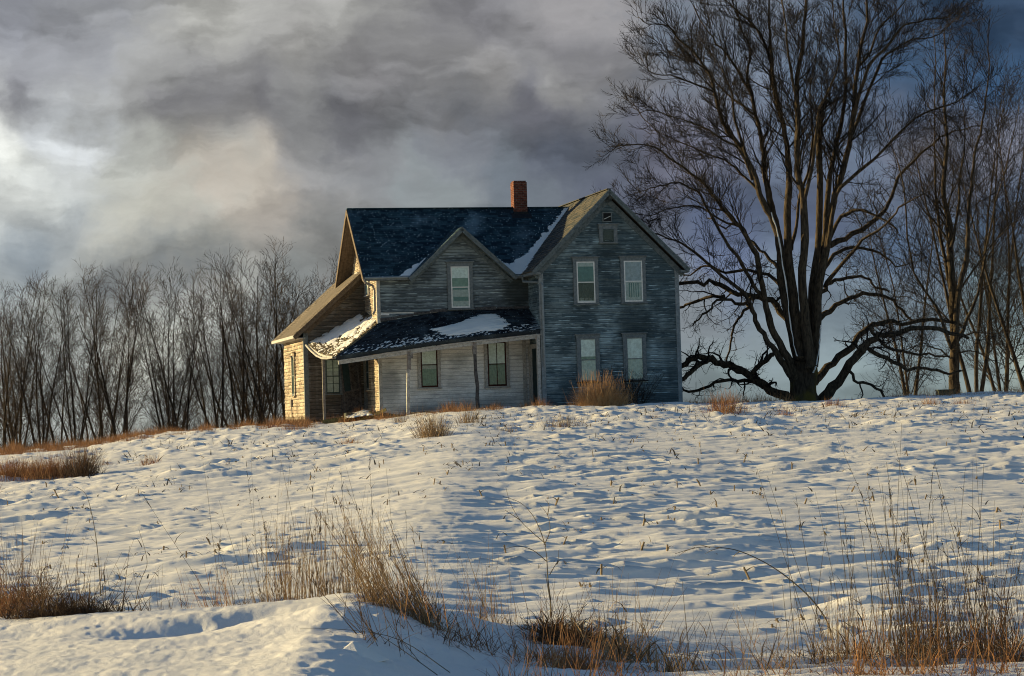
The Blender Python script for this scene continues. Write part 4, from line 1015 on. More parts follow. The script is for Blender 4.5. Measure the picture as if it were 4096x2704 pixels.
# flutes and knots in the bark
nv = []
for (x, y, z) in mt_.v:
    a = math.atan2(y - tb.y, x - tb.x); dz = z - tb.z
    k = 1 + .07 * math.sin(a * 5 + dz * .6) + .05 * math.sin(a * 9 - dz) + .05 * (float(vnoise(np.array([a * 3 + dz]), np.array([dz * 2.]), 5)[0]) - .5)
    if dz < .6: k *= 1 + .22 * max(0, .6 - dz) * (1 + .5 * math.sin(a * 4))
    nv.append((tb.x + (x - tb.x) * k, tb.y + (y - tb.y) * k, z))
mt_.v = nv
front = [
 ([(3175, 1520), (3160, 1494), (3127, 1445), (3100, 1402), (3062, 1353), (3030, 1299), (3008, 1239), (2975, 1174), (2889, 1104), (2829, 1055), (2780, 1011), (2726, 974), (2650, 944), (2600, 925)], .21, .03, -.2, -2.5, .45),
 ([(3185, 1515), (3170, 1480), (3149, 1429), (3100, 1342), (3078, 1277), (3062, 1207), (3040, 1104), (3024, 1017), (2997, 973), (2959, 908), (2889, 832), (2867, 800), (2818, 735), (2767, 694), (2706, 653), (2619, 587), (2553, 579), (2492, 582), (2431, 587)], .24, .014, -.3, -3.2, .45),
 ([(3060, 1205), (3040, 1180), (3002, 1120), (2954, 1033), (2899, 957), (2829, 833), (2788, 766), (2727, 735), (2686, 730), (2620, 750), (2560, 765), (2490, 795)], .13, .012, -.8, -4, .35),
 ([(3195, 1480), (3186, 1418), (3160, 1300), (3132, 1180), (3121, 1050), (3110, 940), (3080, 860), (3048, 800), (3022, 709), (2976, 612), (2941, 556), (2900, 505), (2880, 454), (2859, 367), (2839, 301), (2813, 260), (2767, 199), (2706, 148), (2696, 122), (2655, 97), (2594, 94), (2553, 66)], .25, .014, 0, -1.5, .4),
 ([(3195, 1430), (3160, 1288), (3138, 1125), (3121, 990), (3100, 881), (3079, 800), (3063, 714), (3053, 612), (3043, 536), (3022, 459), (3007, 383), (2961, 301), (2910, 219), (2849, 153), (2800, 80), (2770, 20)], .27, .02, .4, 1.5, .35),
 ([(3010, 390), (2992, 300), (3000, 200), (2960, 100), (2930, 0), (2920, -90)], .09, .02, 1.3, 2, .2),
 ([(3205, 1440), (3200, 1400), (3181, 1234), (3160, 1071), (3149, 908), (3152, 800), (3160, 714), (3150, 612), (3135, 510), (3114, 434), (3089, 332), (3084, 255), (3058, 168), (3012, 102), (2961, 51), (2910, 10), (2850, -40)], .29, .02, -.6, 1.2, .4),
 ([(3114, 434), (3096, 332), (3085, 200), (3078, 100), (3075, -20), (3070, -120)], .11, .03, 0, .8, .15),
 ([(3245, 1470), (3240, 1430), (3222, 1290), (3208, 1125), (3219, 963), (3214, 800), (3191, 689), (3188, 561), (3191, 459), (3188, 306), (3211, 204), (3216, 102), (3226, -20), (3235, -120)], .30, .05, -.9, -.6, .4),
 ([(3190, 560), (3188, 420), (3165, 300), (3150, 180), (3140, 80), (3120, -40)], .10, .03, -.8, -1.8, .15),
 ([(3214, 820), (3240, 700), (3262, 560), (3280, 430), (3330, 330), (3360, 230), (3340, 120), (3330, -20)], .11, .02, -.8, -3, .25),
 ([(3235, 1350), (3250, 1150), (3270, 1000), (3278, 717), (3278, 517), (3290, 425), (3312, 405)], .21, .13, .2, 1.0, .6),
 ([(3250, 1460), (3260, 1400), (3270, 1200), (3300, 1017), (3325, 854), (3340, 780), (3387, 631), (3410, 488), (3421, 344), (3444, 195), (3467, 86), (3467, -20), (3475, -120)], .28, .04, -.3, .5, .4),
 ([(3290, 1080), (3300, 930), (3320, 700), (3352, 560), (3381, 400), (3381, 172), (3375, 50), (3370, -40)], .19, .04, .5, 2.5, .25),
 ([(3400, 540), (3410, 488), (3440, 370), (3479, 258), (3559, 172), (3617, 103), (3700, 80), (3790, 70), (3846, 17)], .14, .015, .3, -1.6, .2),
 ([(3370, 690), (3392, 600), (3450, 420), (3530, 240), (3590, 190), (3650, 160), (3760, 140), (3830, 60)], .13, .015, .2, 2.8, .25),
 ([(3440, 260), (3480, 210), (3520, 110), (3600, 30), (3650, -40)], .08, .02, .4, 1.5, .1),
 ([(3270, 1120), (3310, 980), (3340, 820), (3364, 746), (3467, 660), (3548, 585), (3662, 476), (3777, 425), (3846, 396), (3930, 330)], .15, .02, .1, -2.8, .35),
 ([(3165, 1000), (3185, 900), (3200, 780), (3240, 650), (3250, 500), (3240, 380), (3260, 250), (3290, 120)], .10, .02, 1, 3.0, .2),
 ([(3010, 720), (2960, 600), (2890, 560), (2800, 500), (2700, 470), (2600, 440), (2550, 460)], .08, .014, -1.0, -2.6, .1),
 ([(2990, 640), (2940, 480), (2930, 380), (2890, 280), (2850, 220), (2800, 150)], .08, .014, -.9, 1.5, .1),
 ([(3090, 860), (3030, 760), (2960, 690), (2900, 640), (2800, 600), (2700, 560), (2600, 500), (2540, 420)], .09, .012, 0.6, 2.4, .1),
 ([(2955, 905), (2880, 880), (2800, 830), (2700, 830), (2600, 860), (2520, 850), (2470, 870)], .06, .010, -1.5, -3.2, .2),
 ([(2860, 370), (2760, 330), (2680, 300), (2600, 290), (2550, 200)], .06, .012, -1.2, -2.6, .1),
 ([(3020, 460), (2940, 400), (2860, 330), (2800, 260), (2720, 230), (2650, 200)], .07, .012, 1, 3, .1),
]
lev_big = [(3.0, 2.1, 1.1, 42, .11, .07, 6, .014), (5.2, 1.0, 1.0, 38, .13, .11, 4, .010), (14.0, .40, .9, 36, .10, .14, 2, .009)]
make_limbs(ml_, mw_, front, TY, R1, lev_big)
for b_, nm, mt2, sm2 in ((mt_, 'trunk', m_bark, True), (ml_, 'crown', m_limb, True), (mw_, 'crown', m_twig, False)):
    to_local(b_, tb); o = b_.obj(nm, mt2, big, sm2)
    if b_ is mw_: o.name = 'twigs'
mb = MB()       # snow caught in the forks
for line in ([(3085, 850), (3110, 930), (3132, 1060), (3150, 1180), (3160, 1290), (3180, 1400), (3190, 1425)], [(3285, 1300), (3280, 1340), (3275, 1400), (3262, 1470), (3252, 1490)]):
    q = limb_pts(line, TY, -.55, -.72, 4); q = [(p[0] + R1.gauss(0, .012), p[1], p[2]) for p in q]
    mb.tube(q, [.028 * R1.uniform(.5, 1.3) for _ in q], 5)
to_local(mb, tb); mb.obj('snow_line', m_snow, big)

OY = 95.5
ob = at(3230, 1620, OY)
oak = empty('gnarled_tree', (ob.x, ob.y, ob.z))
tag(oak, 'gnarled bare oak with long low sprawling limbs, directly behind the huge tree', 'tree')
R2 = random.Random(23)
back = [
 ([(3235, 1640), (3230, 1520), (3232, 1400), (3240, 1280), (3262, 1150), (3290, 1000)], .50, .2, 0, 0, 1.0),
 ([(3200, 1620), (3160, 1600), (3084, 1559), (3030, 1527), (2975, 1489), (2921, 1461), (2867, 1445), (2813, 1429), (2769, 1434), (2726, 1461), (2680, 1510)], .27, .12, -1.5, -2.6, .2),
 ([(2997, 1505), (3051, 1456), (3095, 1413)], .13, .12, -1.9, -2.4, .3),
 ([(3050, 1545), (3030, 1532), (2954, 1521), (2883, 1521), (2813, 1554), (2758, 1565), (2700, 1540)], .11, .06, -1.7, -.8, .1),
 ([(2830, 1432), (2790, 1460), (2750, 1500), (2700, 1540)], .15, .09, -2.4, -3.4, .1),
 ([(3215, 1330), (3160, 1290), (3138, 1266), (3084, 1201), (3019, 1190), (2954, 1175), (2883, 1136), (2813, 1131), (2715, 1131), (2640, 1110)], .22, .08, 0, 1.2, .25),
 ([(3010, 1192), (2975, 1212), (2894, 1201), (2840, 1228), (2800, 1270), (2770, 1300)], .11, .03, .4, -.6, .1),
 ([(2900, 1185), (2829, 1190), (2758, 1217), (2715, 1239), (2660, 1270)], .10, .05, .7, 1.6, .1),
 ([(2990, 1222), (2986, 1234), (2954, 1272), (2937, 1320), (2926, 1369), (2915, 1423), (2900, 1445)], .09, .04, .5, -.2, .2),
 ([(3150, 1120), (3110, 1071), (3062, 1017), (2997, 963), (2970, 900), (2900, 908), (2830, 870)], .12, .03, .5, 2.0, .1),
 ([(3180, 1180), (3100, 1120), (3000, 1080), (2900, 1090), (2820, 1060), (2760, 1100), (2700, 1080)], .12, .03, .6, 2.6, .1),
 ([(3210, 1640), (3273, 1610), (3333, 1548), (3382, 1483), (3431, 1413), (3463, 1375), (3517, 1342), (3575, 1337), (3682, 1310), (3797, 1330), (3870, 1350)], .33, .08, -2.6, -3.6, .4),
 ([(3240, 1530), (3273, 1510), (3328, 1451), (3409, 1386), (3436, 1342), (3490, 1304), (3550, 1288), (3640, 1290), (3777, 1283), (3850, 1300)], .24, .07, -.9, .6, .3),
 ([(3240, 1300), (3295, 1261), (3328, 1234), (3382, 1201), (3452, 1174), (3517, 1180), (3590, 1220), (3642, 1276), (3700, 1290)], .18, .05, 0, 1.5, .25),
 ([(3260, 1190), (3300, 1150), (3344, 1125), (3409, 1104), (3463, 1109), (3500, 1150), (3560, 1160)], .14, .04, .2, 2.3, .15),
 ([(3380, 1470), (3398, 1489), (3431, 1532), (3490, 1537), (3539, 1581), (3570, 1600)], .08, .06, -3, -3.8, .3),
 ([(3440, 1400), (3468, 1397), (3548, 1431), (3629, 1471), (3710, 1471), (3777, 1491), (3850, 1480)], .14, .05, -3.2, -2.4, .1),
 ([(3275, 1060), (3349, 898), (3409, 843), (3463, 843), (3517, 865), (3600, 930)], .13, .04, .2, -1.2, .2),
 ([(3300, 980), (3380, 960), (3480, 900), (3548, 826), (3571, 758), (3651, 643), (3766, 551), (3817, 528), (3926, 505)], .17, .03, 0, 2.8, .2),
 ([(3290, 1080), (3360, 1000), (3440, 990), (3520, 1010), (3580, 1060), (3650, 1050)], .12, .03, .2, 3.0, .1),
 ([(3480, 1310), (3540, 1380), (3640, 1420), (3720, 1410), (3800, 1430)], .10, .04, -3.4, -1, .1),
 ([(3300, 1150), (3360, 1060), (3450, 960), (3540, 900), (3600, 830), (3700, 780)], .12, .03, -.2, -2.6, .1),
]
lev_oak = [(2.6, 1.5, 1.2, 58, .36, .01, 8, .02), (4.6, .75, 1.0, 55, .34, .01, 5, .012), (6.0, .35, .9, 50, .25, .03, 2, .008)]
ml_ = MB(); mw_ = MB(); mk_ = MB()
make_limbs(mk_, mw_, back[:1], OY, R2, lev_oak, .05); make_limbs(ml_, mw_, back[1:], OY, R2, lev_oak, .045)
for b_, nm in ((mk_, 'trunk'), (ml_, 'crown'), (mw_, 'twigs')):
    to_local(b_, ob); b_.obj(nm, m_twig if nm == 'twigs' else m_limb, oak, nm != 'twigs')

# generic upright bare trees
def tree_mesh(seed, h, nst, lean, lev, r0, spread=8, base_spread=.1, low=.12):
    R = random.Random(seed); k = MB(); w = MB()
    for s in range(nst):
        a = R.uniform(0, 360) if nst > 1 else 0; ph = 2 * math.pi * (s + R.random() * .5) / nst
        d = norm((math.sin(math.radians(spread)) * math.cos(ph) + lean + R.gauss(0, .02), math.sin(math.radians(spread)) * math.sin(ph), 1))
        p = (math.cos(ph) * base_spread, math.sin(ph) * base_spread, -.4)
        hh = h * R.uniform(.82, 1.0) if s else h
        q = walk(R, p, d, hh + .4, 14, .03, .014)
        rr = r0 * R.uniform(.75, 1.1)
        rad = [max(.012, rr * (1 - .93 * (i / 14) ** .85)) for i in range(15)]
        k.tube(q, rad, 8)
        sprout(R, w, q, rr * .62, 0, lev, low)
    return k, w
def place_tree(name, k, w, mk, mw, loc, rz=0, sc=1.0):
    e = empty(name, loc, rz); e.scale = (sc, sc, sc)
    k.obj('trunk', mk, e, True); w.obj('crown', mw, e); return e
def copy_tree(src, loc, rz, sc):
    e = src.copy(); COL.objects.link(e); e.location = loc; e.rotation_euler = (0, 0, rz); e.scale = sc
    for c in src.children:
        d = c.copy(); COL.objects.link(d); d.parent = e
    return e
lev_r = [(2.1, 3.0, .9, 36, .08, .05, 7, .014), (3.8, 1.3, .9, 40, .11, .05, 5, .010), (6.0, .6, .8, 40, .10, .05, 3, .008)]
def root_at(px, py, Y):
    p = at(px, py, Y); return (p.x, p.y, gz(p.x, p.y) - .03)
def px_h(px, top, Y):
    return at(px, top, Y).z - gz(at(px, top, Y).x, Y)
SY = 96.0
sb = at(3818, 1600, SY)
t2 = empty('bare_tree', (sb.x, sb.y, sb.z)); tag(t2, 'tall slender bare tree with a straight black trunk, second from the right edge', 'tree')
R3 = random.Random(31); mk_ = MB(); ml_ = MB(); mw_ = MB()
make_limbs(mk_, mw_, [([(3818, 1640), (3818, 1590), (3816, 1480), (3818, 1370), (3815, 1250), (3808, 1120), (3800, 1000), (3800, 900), (3777, 803), (3777, 689), (3789, 574), (3780, 459), (3777, 344), (3783, 230), (3777, 110)], .34, .02, 0, 0, .35)], SY, R3, lev_r, .01)
make_limbs(ml_, mw_, [
 ([(3818, 1400), (3837, 1169), (3871, 1001), (3869, 900), (3886, 746), (3898, 631), (3932, 488), (3950, 344), (3955, 201), (3950, 98)], .17, .015, -.3, -1, .3),
 ([(3812, 1250), (3790, 1100), (3760, 930), (3749, 803), (3737, 574), (3743, 344), (3737, 115)], .13, .015, .2, 1.5, .25),
 ([(3814, 1400), (3797, 1370), (3750, 1236), (3696, 1155), (3640, 1040), (3616, 746), (3570, 600), (3540, 480)], .12, .014, -.2, -1.6, .2),
 ([(3820, 1380), (3870, 1280), (3911, 1169), (3945, 1001), (3984, 803), (4040, 600), (4080, 400)], .12, .014, .1, 1.8, .2),
 ([(3800, 1000), (3830, 850), (3840, 700), (3860, 560), (3850, 400), (3860, 230)], .09, .012, -.2, 1.2, .15),
 ([(3815, 1450), (3760, 1400), (3700, 1385), (3620, 1400), (3560, 1440)], .05, .012, 0, -1.4, .1),
 ([(3822, 1420), (3880, 1400), (3960, 1430), (4060, 1490)], .05, .012, 0, -1.0, .1), ([(3822, 1360), (3900, 1330), (3990, 1330), (4090, 1290)], .06, .012, 0, 1.2, .1),
 ([(3812, 1300), (3740, 1230), (3660, 1200), (3560, 1180)], .05, .012, 0, 1.4, .1), ([(3840, 1160), (3920, 1040), (4010, 930), (4090, 860)], .06, .012, -.2, -1.6, .1)], SY, R3, lev_r, .03)
for b_, nm in ((mk_, 'trunk'), (ml_, 'crown'), (mw_, 'twigs')):
    to_local(b_, sb); b_.obj(nm, m_twig if nm == 'twigs' else m_limb, t2, nm != 'twigs')
k, w = tree_mesh(75, px_h(3900, 500, 99), 3, -.05, lev_r, .15, 11, .1, .1)
t3 = place_tree('bare_tree', k, w, m_limb, m_twig, root_at(4125, 1590, 99)); tag(t3, 'bare tree at the right edge, its stems leaning back into the picture', 'tree')
k, w = tree_mesh(78, px_h(3950, 280, 103), 3, .02, lev_r, .13, 9, .1, .15)
t4 = place_tree('bare_tree', k, w, m_limb, m_twig, root_at(3905, 1600, 103)); tag(t4, 'thin many-stemmed bare tree between the slender tree and the right edge', 'tree')

k, w = tree_mesh(81, px_h(3960, 330, 106), 4, -.02, lev_r, .11, 12, .1, .06)
t5 = place_tree('bare_tree', k, w, m_limb, m_twig, root_at(4010, 1600, 106)); tag(t5, 'spreading thin-stemmed bare tree in the thicket just inside the right edge', 'tree')
k, w = tree_mesh(83, px_h(3600, 650, 110), 3, .03, lev_r, .10, 14, .1, .06)
t6 = place_tree('bare_tree', k, w, m_limb, m_twig, root_at(3640, 1600, 110)); tag(t6, 'faint thin bare tree in the gap between the huge tree and the slender tree', 'tree')
# the row of young trees left of the house
lev_l = [(3.6, 1.8, .9, 30, .08, .05, 5, .009), (4.2, .85, .9, 36, .10, .04, 4, .007), (6.5, .42, .8, 38, .10, .03, 2, .0072)]
protos = []
for i, (seed, ns, lean, sp) in enumerate(((101, 2, .0, 5), (102, 4, .02, 9), (103, 2, -.05, 8), (104, 5, .0, 12), (105, 1, .02, 3), (106, 3, -.16, 9))):
    protos.append(tree_mesh(seed, 8.2, ns, lean, lev_l, .072, sp, .12, .08))
row = [  # px, top py, depth, prototype
 (15, 1060, 97, 1), (70, 1050, 99, 3), (165, 1058, 96, 1), (235, 1085, 100, 2), (300, 1065, 97, 3), (415, 1020, 101, 3), (480, 985, 97, 1), (515, 1060, 99, 4),
 (672, 1015, 98, 3), (735, 1005, 96, 2), (840, 1050, 101, 0), (880, 1010, 97, 5), (960, 990, 99, 5), (1030, 960, 102, 3), (1085, 940, 98, 5), (1140, 950, 103, 1), (1200, 1000, 100, 3), (1275, 1010, 104, 0), (1330, 1010, 106, 1),
 (60, 1120, 108, 4), (375, 1120, 109, 0), (700, 1130, 110, 1), (1000, 1080, 110, 1)]
ords = ['first', 'second', 'third', 'fourth', 'fifth', 'sixth', 'seventh', 'eighth', 'ninth', 'tenth', 'eleventh', 'twelfth', 'thirteenth', 'fourteenth', 'fifteenth', 'sixteenth', 'seventeenth', 'eighteenth', 'nineteenth', 'twentieth', 'twenty-first', 'twenty-second', 'twenty-third', 'twenty-fourth']
look = ['two-stemmed', 'four-stemmed', 'left-leaning two-stemmed', 'spreading five-stemmed', 'single-stemmed', 'strongly left-leaning']
order = sorted(range(len(row)), key=lambda i: row[i][0])
made = {}
Rr = random.Random(9)
for i, (px, top, Y, pi) in enumerate(row):
    Y += 10
    h = max(4, (px_h(px, top, Y) + .2) * .86); loc = root_at(px, 1700, Y); s = h / 8.2
    if pi not in made:
        e = place_tree('young_tree', protos[pi][0], protos[pi][1], m_bark_l, m_twig_l, loc, 0, s); made[pi] = e
    else:
        e = copy_tree(made[pi], loc, Rr.uniform(-.5, .5) if pi in (2, 5) else Rr.uniform(0, 6.28), (s * Rr.uniform(.95, 1.15), s, s * Rr.uniform(.96, 1.03)))
    tag(e, 'bare %s young tree, %s from the left in the row west of the house' % (look[pi], ords[order.index(i)]), 'tree', 'young trees in the row left of the farmhouse')

# ------------------------------------------------------------------ dry grass, weeds and shrubs
def straw(name, a, b, c):
    M_ = Mat(name, .8, .15); i = M_.island(); n = M_.noise(M_.co(), 6, 3, .6)
    M_.base(M_.mix(M_.ramp(n, .4, .7), M_.mix(i, a, b), c)); return M_.m
m_straw = straw('straw', (.09, .055, .03), (.42, .30, .16), (.20, .12, .06))
m_straw_dk = straw('dark_straw', (.055, .035, .02), (.16, .095, .05), (.10, .055, .028))
m_straw_br = straw('rust_grass', (.17, .075, .032), (.46, .25, .11), (.26, .12, .05))
m_straw_gold = straw('golden_grass', (.26, .14, .06), (.5, .33, .16), (.3, .16, .07))
m_stem = straw('weed_stem', (.05, .042, .03), (.13, .10, .065), (.08, .06, .04))
m_corn = straw('corn_stalk', (.15, .105, .06), (.34, .24, .13), (.07, .05, .03))
m_litter = straw('corn_litter', (.05, .042, .032), (.17, .13, .085), (.10, .075, .05))
def blade(mb, R, p, d, length, wdt, droop, seg=4, twist=.0):
    """flat curved leaf"""
    x, y, z = p; a = R.uniform(0, math.pi); sx, sy = math.cos(a), math.sin(a) * .6
    n0 = len(mb.v); st = length / seg; dd = d
    for i in range(seg + 1):
        w_ = wdt * (1 - (i / seg) ** 1.6) * .5 + .0006
        mb.v.append((x - sx * w_, y - sy * w_, z)); mb.v.append((x + sx * w_, y + sy * w_, z + twist * w_))
        x += dd[0] * st; y += dd[1] * st; z += dd[2] * st
        dd = norm((dd[0] * (1 + droop * .2) + R.gauss(0, .06), dd[1] + R.gauss(0, .04), dd[2] - droop / seg * (1 + i * .35)))
    for i in range(seg): mb.f.append((n0 + 2 * i, n0 + 2 * i + 1, n0 + 2 * i + 3, n0 + 2 * i + 2))
def gpt(px, py, Y=None):
    """ground point seen at a pixel (walks out along the view ray)"""
    lo = None; y = 12.0
    while y < 110:
        p = at(px, py, y)
        if p.z <= float(terrain_base(np.array([p.x]), np.array([y]))[0] + bank(np.array([p.x]), np.array([y]))[0]) + EYE: break
        y += .15 if y < 40 else .4
    return at(px, py, y)
GR = random.Random(77)
def clump(name, cat, label, px0, px1, py, Yd, n_st, n_lf, hs, lf_len, mats, lean=0., lean_sd=.12, depth=.5, leafw=.009, droop=.9, group=None, mat_leaf=None, stem_r=.0022, dens_c=None, heads=0.0):
    """a stand of dead grass: px0..px1 across the frame, rooted at depth Yd (metres)"""
    c = at((px0 + px1) / 2, py, Yd); bx, by = c.x, c.y; bz = gz(bx, by)
    e = empty(name, (bx, by, bz)); tag(e, label, cat, group)
    hw = abs(at(px1, py, Yd).x - at(px0, py, Yd).x) / 2
    xs = []; 
    def pos():
        u = GR.gauss(0, .5) if dens_c is None else GR.choice(dens_c) + GR.gauss(0, .16)
        u = max(-1.15, min(1.15, u)); v = GR.uniform(-1, 1) * depth
        return u * hw, v
    P_ = [pos() for _ in range(n_st + n_lf)]
    gx_ = np.array([bx + p[0] for p in P_]); gy_ = np.array([by + p[1] for p in P_]); gzs = ground(gx_, gy_, False) + EYE - bz
    st = MB(); lf = MB(); hd = MB()
    for i in range(n_st):
        h = hs * GR.uniform(.28, 1.0) ** 1.5 * (1.15 if GR.random() < .12 else 1)
        d = norm((lean + GR.gauss(0, lean_sd), GR.gauss(0, lean_sd), 1))
        q = walk(GR, (P_[i][0], P_[i][1], float(gzs[i]) - .03), d, h, 5, .022, -.004)
        r = stem_r * GR.uniform(.7, 1.3)
        st.tube(q, [r, r * .95, r * .9, r * .75, r * .6, r * .35], 3)
        if GR.random() < .25:
            p, dd = lerp_path(q, GR.uniform(.2, .7)); blade(lf, GR, p, norm((dd[0] + GR.uniform(-.8, .8), dd[1] * .5, dd[2] * .7)), lf_len * .6, leafw * .8, droop * 1.2)
        if GR.random() < heads:
            p, dd = lerp_path(q, .9)
            for _ in range(7): blade(lf, GR, lerp_path(q, GR.uniform(.78, .99))[0], norm((dd[0] + GR.gauss(0, .35), dd[1] + GR.gauss(0, .3), dd[2] + .1)), .05, .004, .3, 2)
    for i in range(n_st, n_st + n_lf):
        d = norm((lean * .8 + GR.gauss(0, .8), GR.gauss(0, .5), GR.uniform(.12, .95)))
        blade(lf, GR, (P_[i][0], P_[i][1], float(gzs[i]) - .02), d, lf_len * GR.uniform(.4, 1.15), leafw * GR.uniform(.5, 1.3), droop * GR.uniform(.3, 1.5), 5)
    if st.v: st.obj('stems', mats, e)
    if lf.v: lf.obj('leaves', mat_leaf or mats, e)
    if hd.v: hd.obj('seed_heads', m_straw_dk, e)
    return e
G = 'clumps of dead grass along the roadside drift'
clump('dry_grass_clump', 'grass clump', 'dark matted clump of dead grass at the left edge above the smooth drift', -80, 190, 2330, 19.6, 150, 2600, 1.0, .46, m_straw_dk, -.05, .25, .5, .008, 1.0, G, m_straw_br)
clump('dry_grass_clump', 'grass clump', 'low dark tangle of flattened weeds right of the left-edge clump', 60, 500, 2430, 16.25, 150, 3000, .62, .34, m_straw_dk, .05, .35, .18, .007, 1.3, G, None, .0024)
clump('dry_grass_clump', 'grass clump', 'small sparse tuft between the dark tangle and the tall reeds', 540, 790, 2420, 16.5, 50, 240, .50, .24, m_straw_dk, -.14, .2, .12, .006, .8, G)
clump('dry_grass_clump', 'grass clump', 'tangled brown tuft at the left foot of the tall reeds', 900, 1160, 2450, 16.7, 80, 900, .55, .34, m_straw, -.25, .3, .2, .006, .9, G, m_straw_dk)
clump('dry_grass_clump', 'grass clump', 'tall pale reeds standing upright above the drift, left of centre', 1060, 1500, 2450, 16.9, 360, 900, .95, .26, m_straw, -.02, .12, .35, .005, 1.2, G, m_straw_dk, .0023, (-.8, -.5, -.3, 0, .3, .6, .9), .15)
clump('dry_grass_clump', 'grass clump', 'golden grass leaning left at the edge of the smooth drift', 1480, 1820, 2570, 15.2, 240, 520, .85, .34, m_straw, -.42, .17, .28, .006, .7, G, m_straw, .0023, (-.8, -.3, .2, .6), .12)
clump('dry_grass_clump', 'grass clump', 'thin scattered stalks right of the leaning golden grass', 1780, 2080, 2440, 17.0, 52, 110, .8, .26, m_straw, -.12, .2, .3, .006, .8, G)
clump('dry_grass_clump', 'grass clump', 'dense rust-brown tussock with a sapling in it, lower centre', 2130, 2400, 2480, 15.7, 80, 2800, .55, .34, m_straw_dk, .05, .35, .30, .008, 1.4, G, m_straw_dk)
clump('dry_grass_clump', 'grass clump', 'lit rust-brown grass in front of the sapling tussock', 2080, 2480, 2640, 14.3, 130, 1300, .42, .26, m_straw_br, .05, .3, .3, .006, 1.1, G, m_straw_br)
clump('dry_grass_clump', 'grass clump', 'brown broad-bladed grass arching right of the sapling tussock', 2330, 2620, 2560, 15.0, 90, 260, .72, .46, m_straw, .12, .26, .35, .013, 1.4, G, m_straw)
clump('dry_grass_clump', 'grass clump', 'sparse arching weeds on the bottom edge right of centre', 2520, 2880, 2640, 14.2, 60, 150, .52, .36, m_straw_dk, .02, .32, .25, .011, 1.4, G, m_straw)
clump('dry_grass_clump', 'grass clump', 'few bent stalks between the sparse weeds and the dense right-hand grass', 2880, 3240, 2660, 14.0, 50, 100, .55, .32, m_straw, .0, .3, .25, .009, 1.3, G)
clump('dry_grass_clump', 'grass clump', 'dark broad-leaved grass at the foot of the arching stem', 3240, 3520, 2600, 14.4, 110, 330, .62, .36, m_straw, .02, .24, .35, .011, 1.1, G, m_straw_dk)
clump('dry_grass_clump', 'grass clump', 'dense brown grass with tall thin stalks near the lower right corner', 3500, 3900, 2640, 14.3, 230, 900, .80, .38, m_straw_dk, .0, .2, .5, .009, 1.1, G, m_straw)
clump('dry_grass_clump', 'grass clump', 'brown grass filling the lower right corner', 3850, 4180, 2620, 14.3, 180, 700, .85, .40, m_straw_dk, -.03, .2, .5, .009, 1.1, G, m_straw_br)
clump('dry_grass_clump', 'grass clump', 'loose red-brown stalks bent over the broken drift, between the golden grass and the sapling tussock', 1620, 2120, 2620, 14.7, 70, 260, .6, .34, m_straw_br, -.2, .32, .45, .006, 1.2, G, m_straw_dk)
clump('dry_grass_clump', 'grass clump', 'few crossing stalks on the smooth drift above the snow block', 1380, 1700, 2660, 13.6, 34, 30, .7, .3, m_straw_dk, -.5, .3, .25, .005, .8, G)
clump('dry_grass_clump', 'grass clump', 'sparse brown stalks among the stubble left of the reeds', 780, 960, 2400, 17.6, 40, 90, .6, .3, m_straw_br, -.2, .25, .3, .006, 1.0, G)
clump('dry_grass_clump', 'grass clump', 'orange-brown grass along the bottom edge below the sapling tussock', 1980, 2620, 2690, 13.2, 90, 520, .42, .28, m_straw_br, .0, .3, .35, .006, 1.1, G, m_straw_br, .0022, (-.8, -.4, 0, .3, .7))
clump('dry_grass_clump', 'grass clump', 'thin golden grass along the bottom edge below the arching stem', 2700, 3420, 2690, 13.2, 70, 260, .42, .28, m_straw, .0, .3, .35, .007, 1.1, G, m_straw_br, .0022, (-.9, -.3, .2, .8))
clump('dry_grass_clump', 'grass clump', 'orange-brown grass on the bottom edge in the right corner', 3420, 4140, 2690, 13.2, 120, 620, .5, .32, m_straw_br, .0, .26, .35, .008, 1.1, G, m_straw_br, .0024, (-.8, -.3, .2, .7))
clump('tall_grass_stalks', 'grass stalks', 'very tall thin stalks rising over the lower right grass', 3280, 4180, 2600, 14.6, 130, 0, 1.45, .3, m_stem, -.04, .12, .5, .006, .8, G, None, .0026, None, .3)
clump('tall_grass_stalks', 'grass stalks', 'very tall hair-thin stalks rising from the pale reeds', 920, 1640, 2450, 17.0, 95, 0, 1.4, .3, m_stem, -.03, .19, .3, .006, .8, G, None, .0020, None, .3)
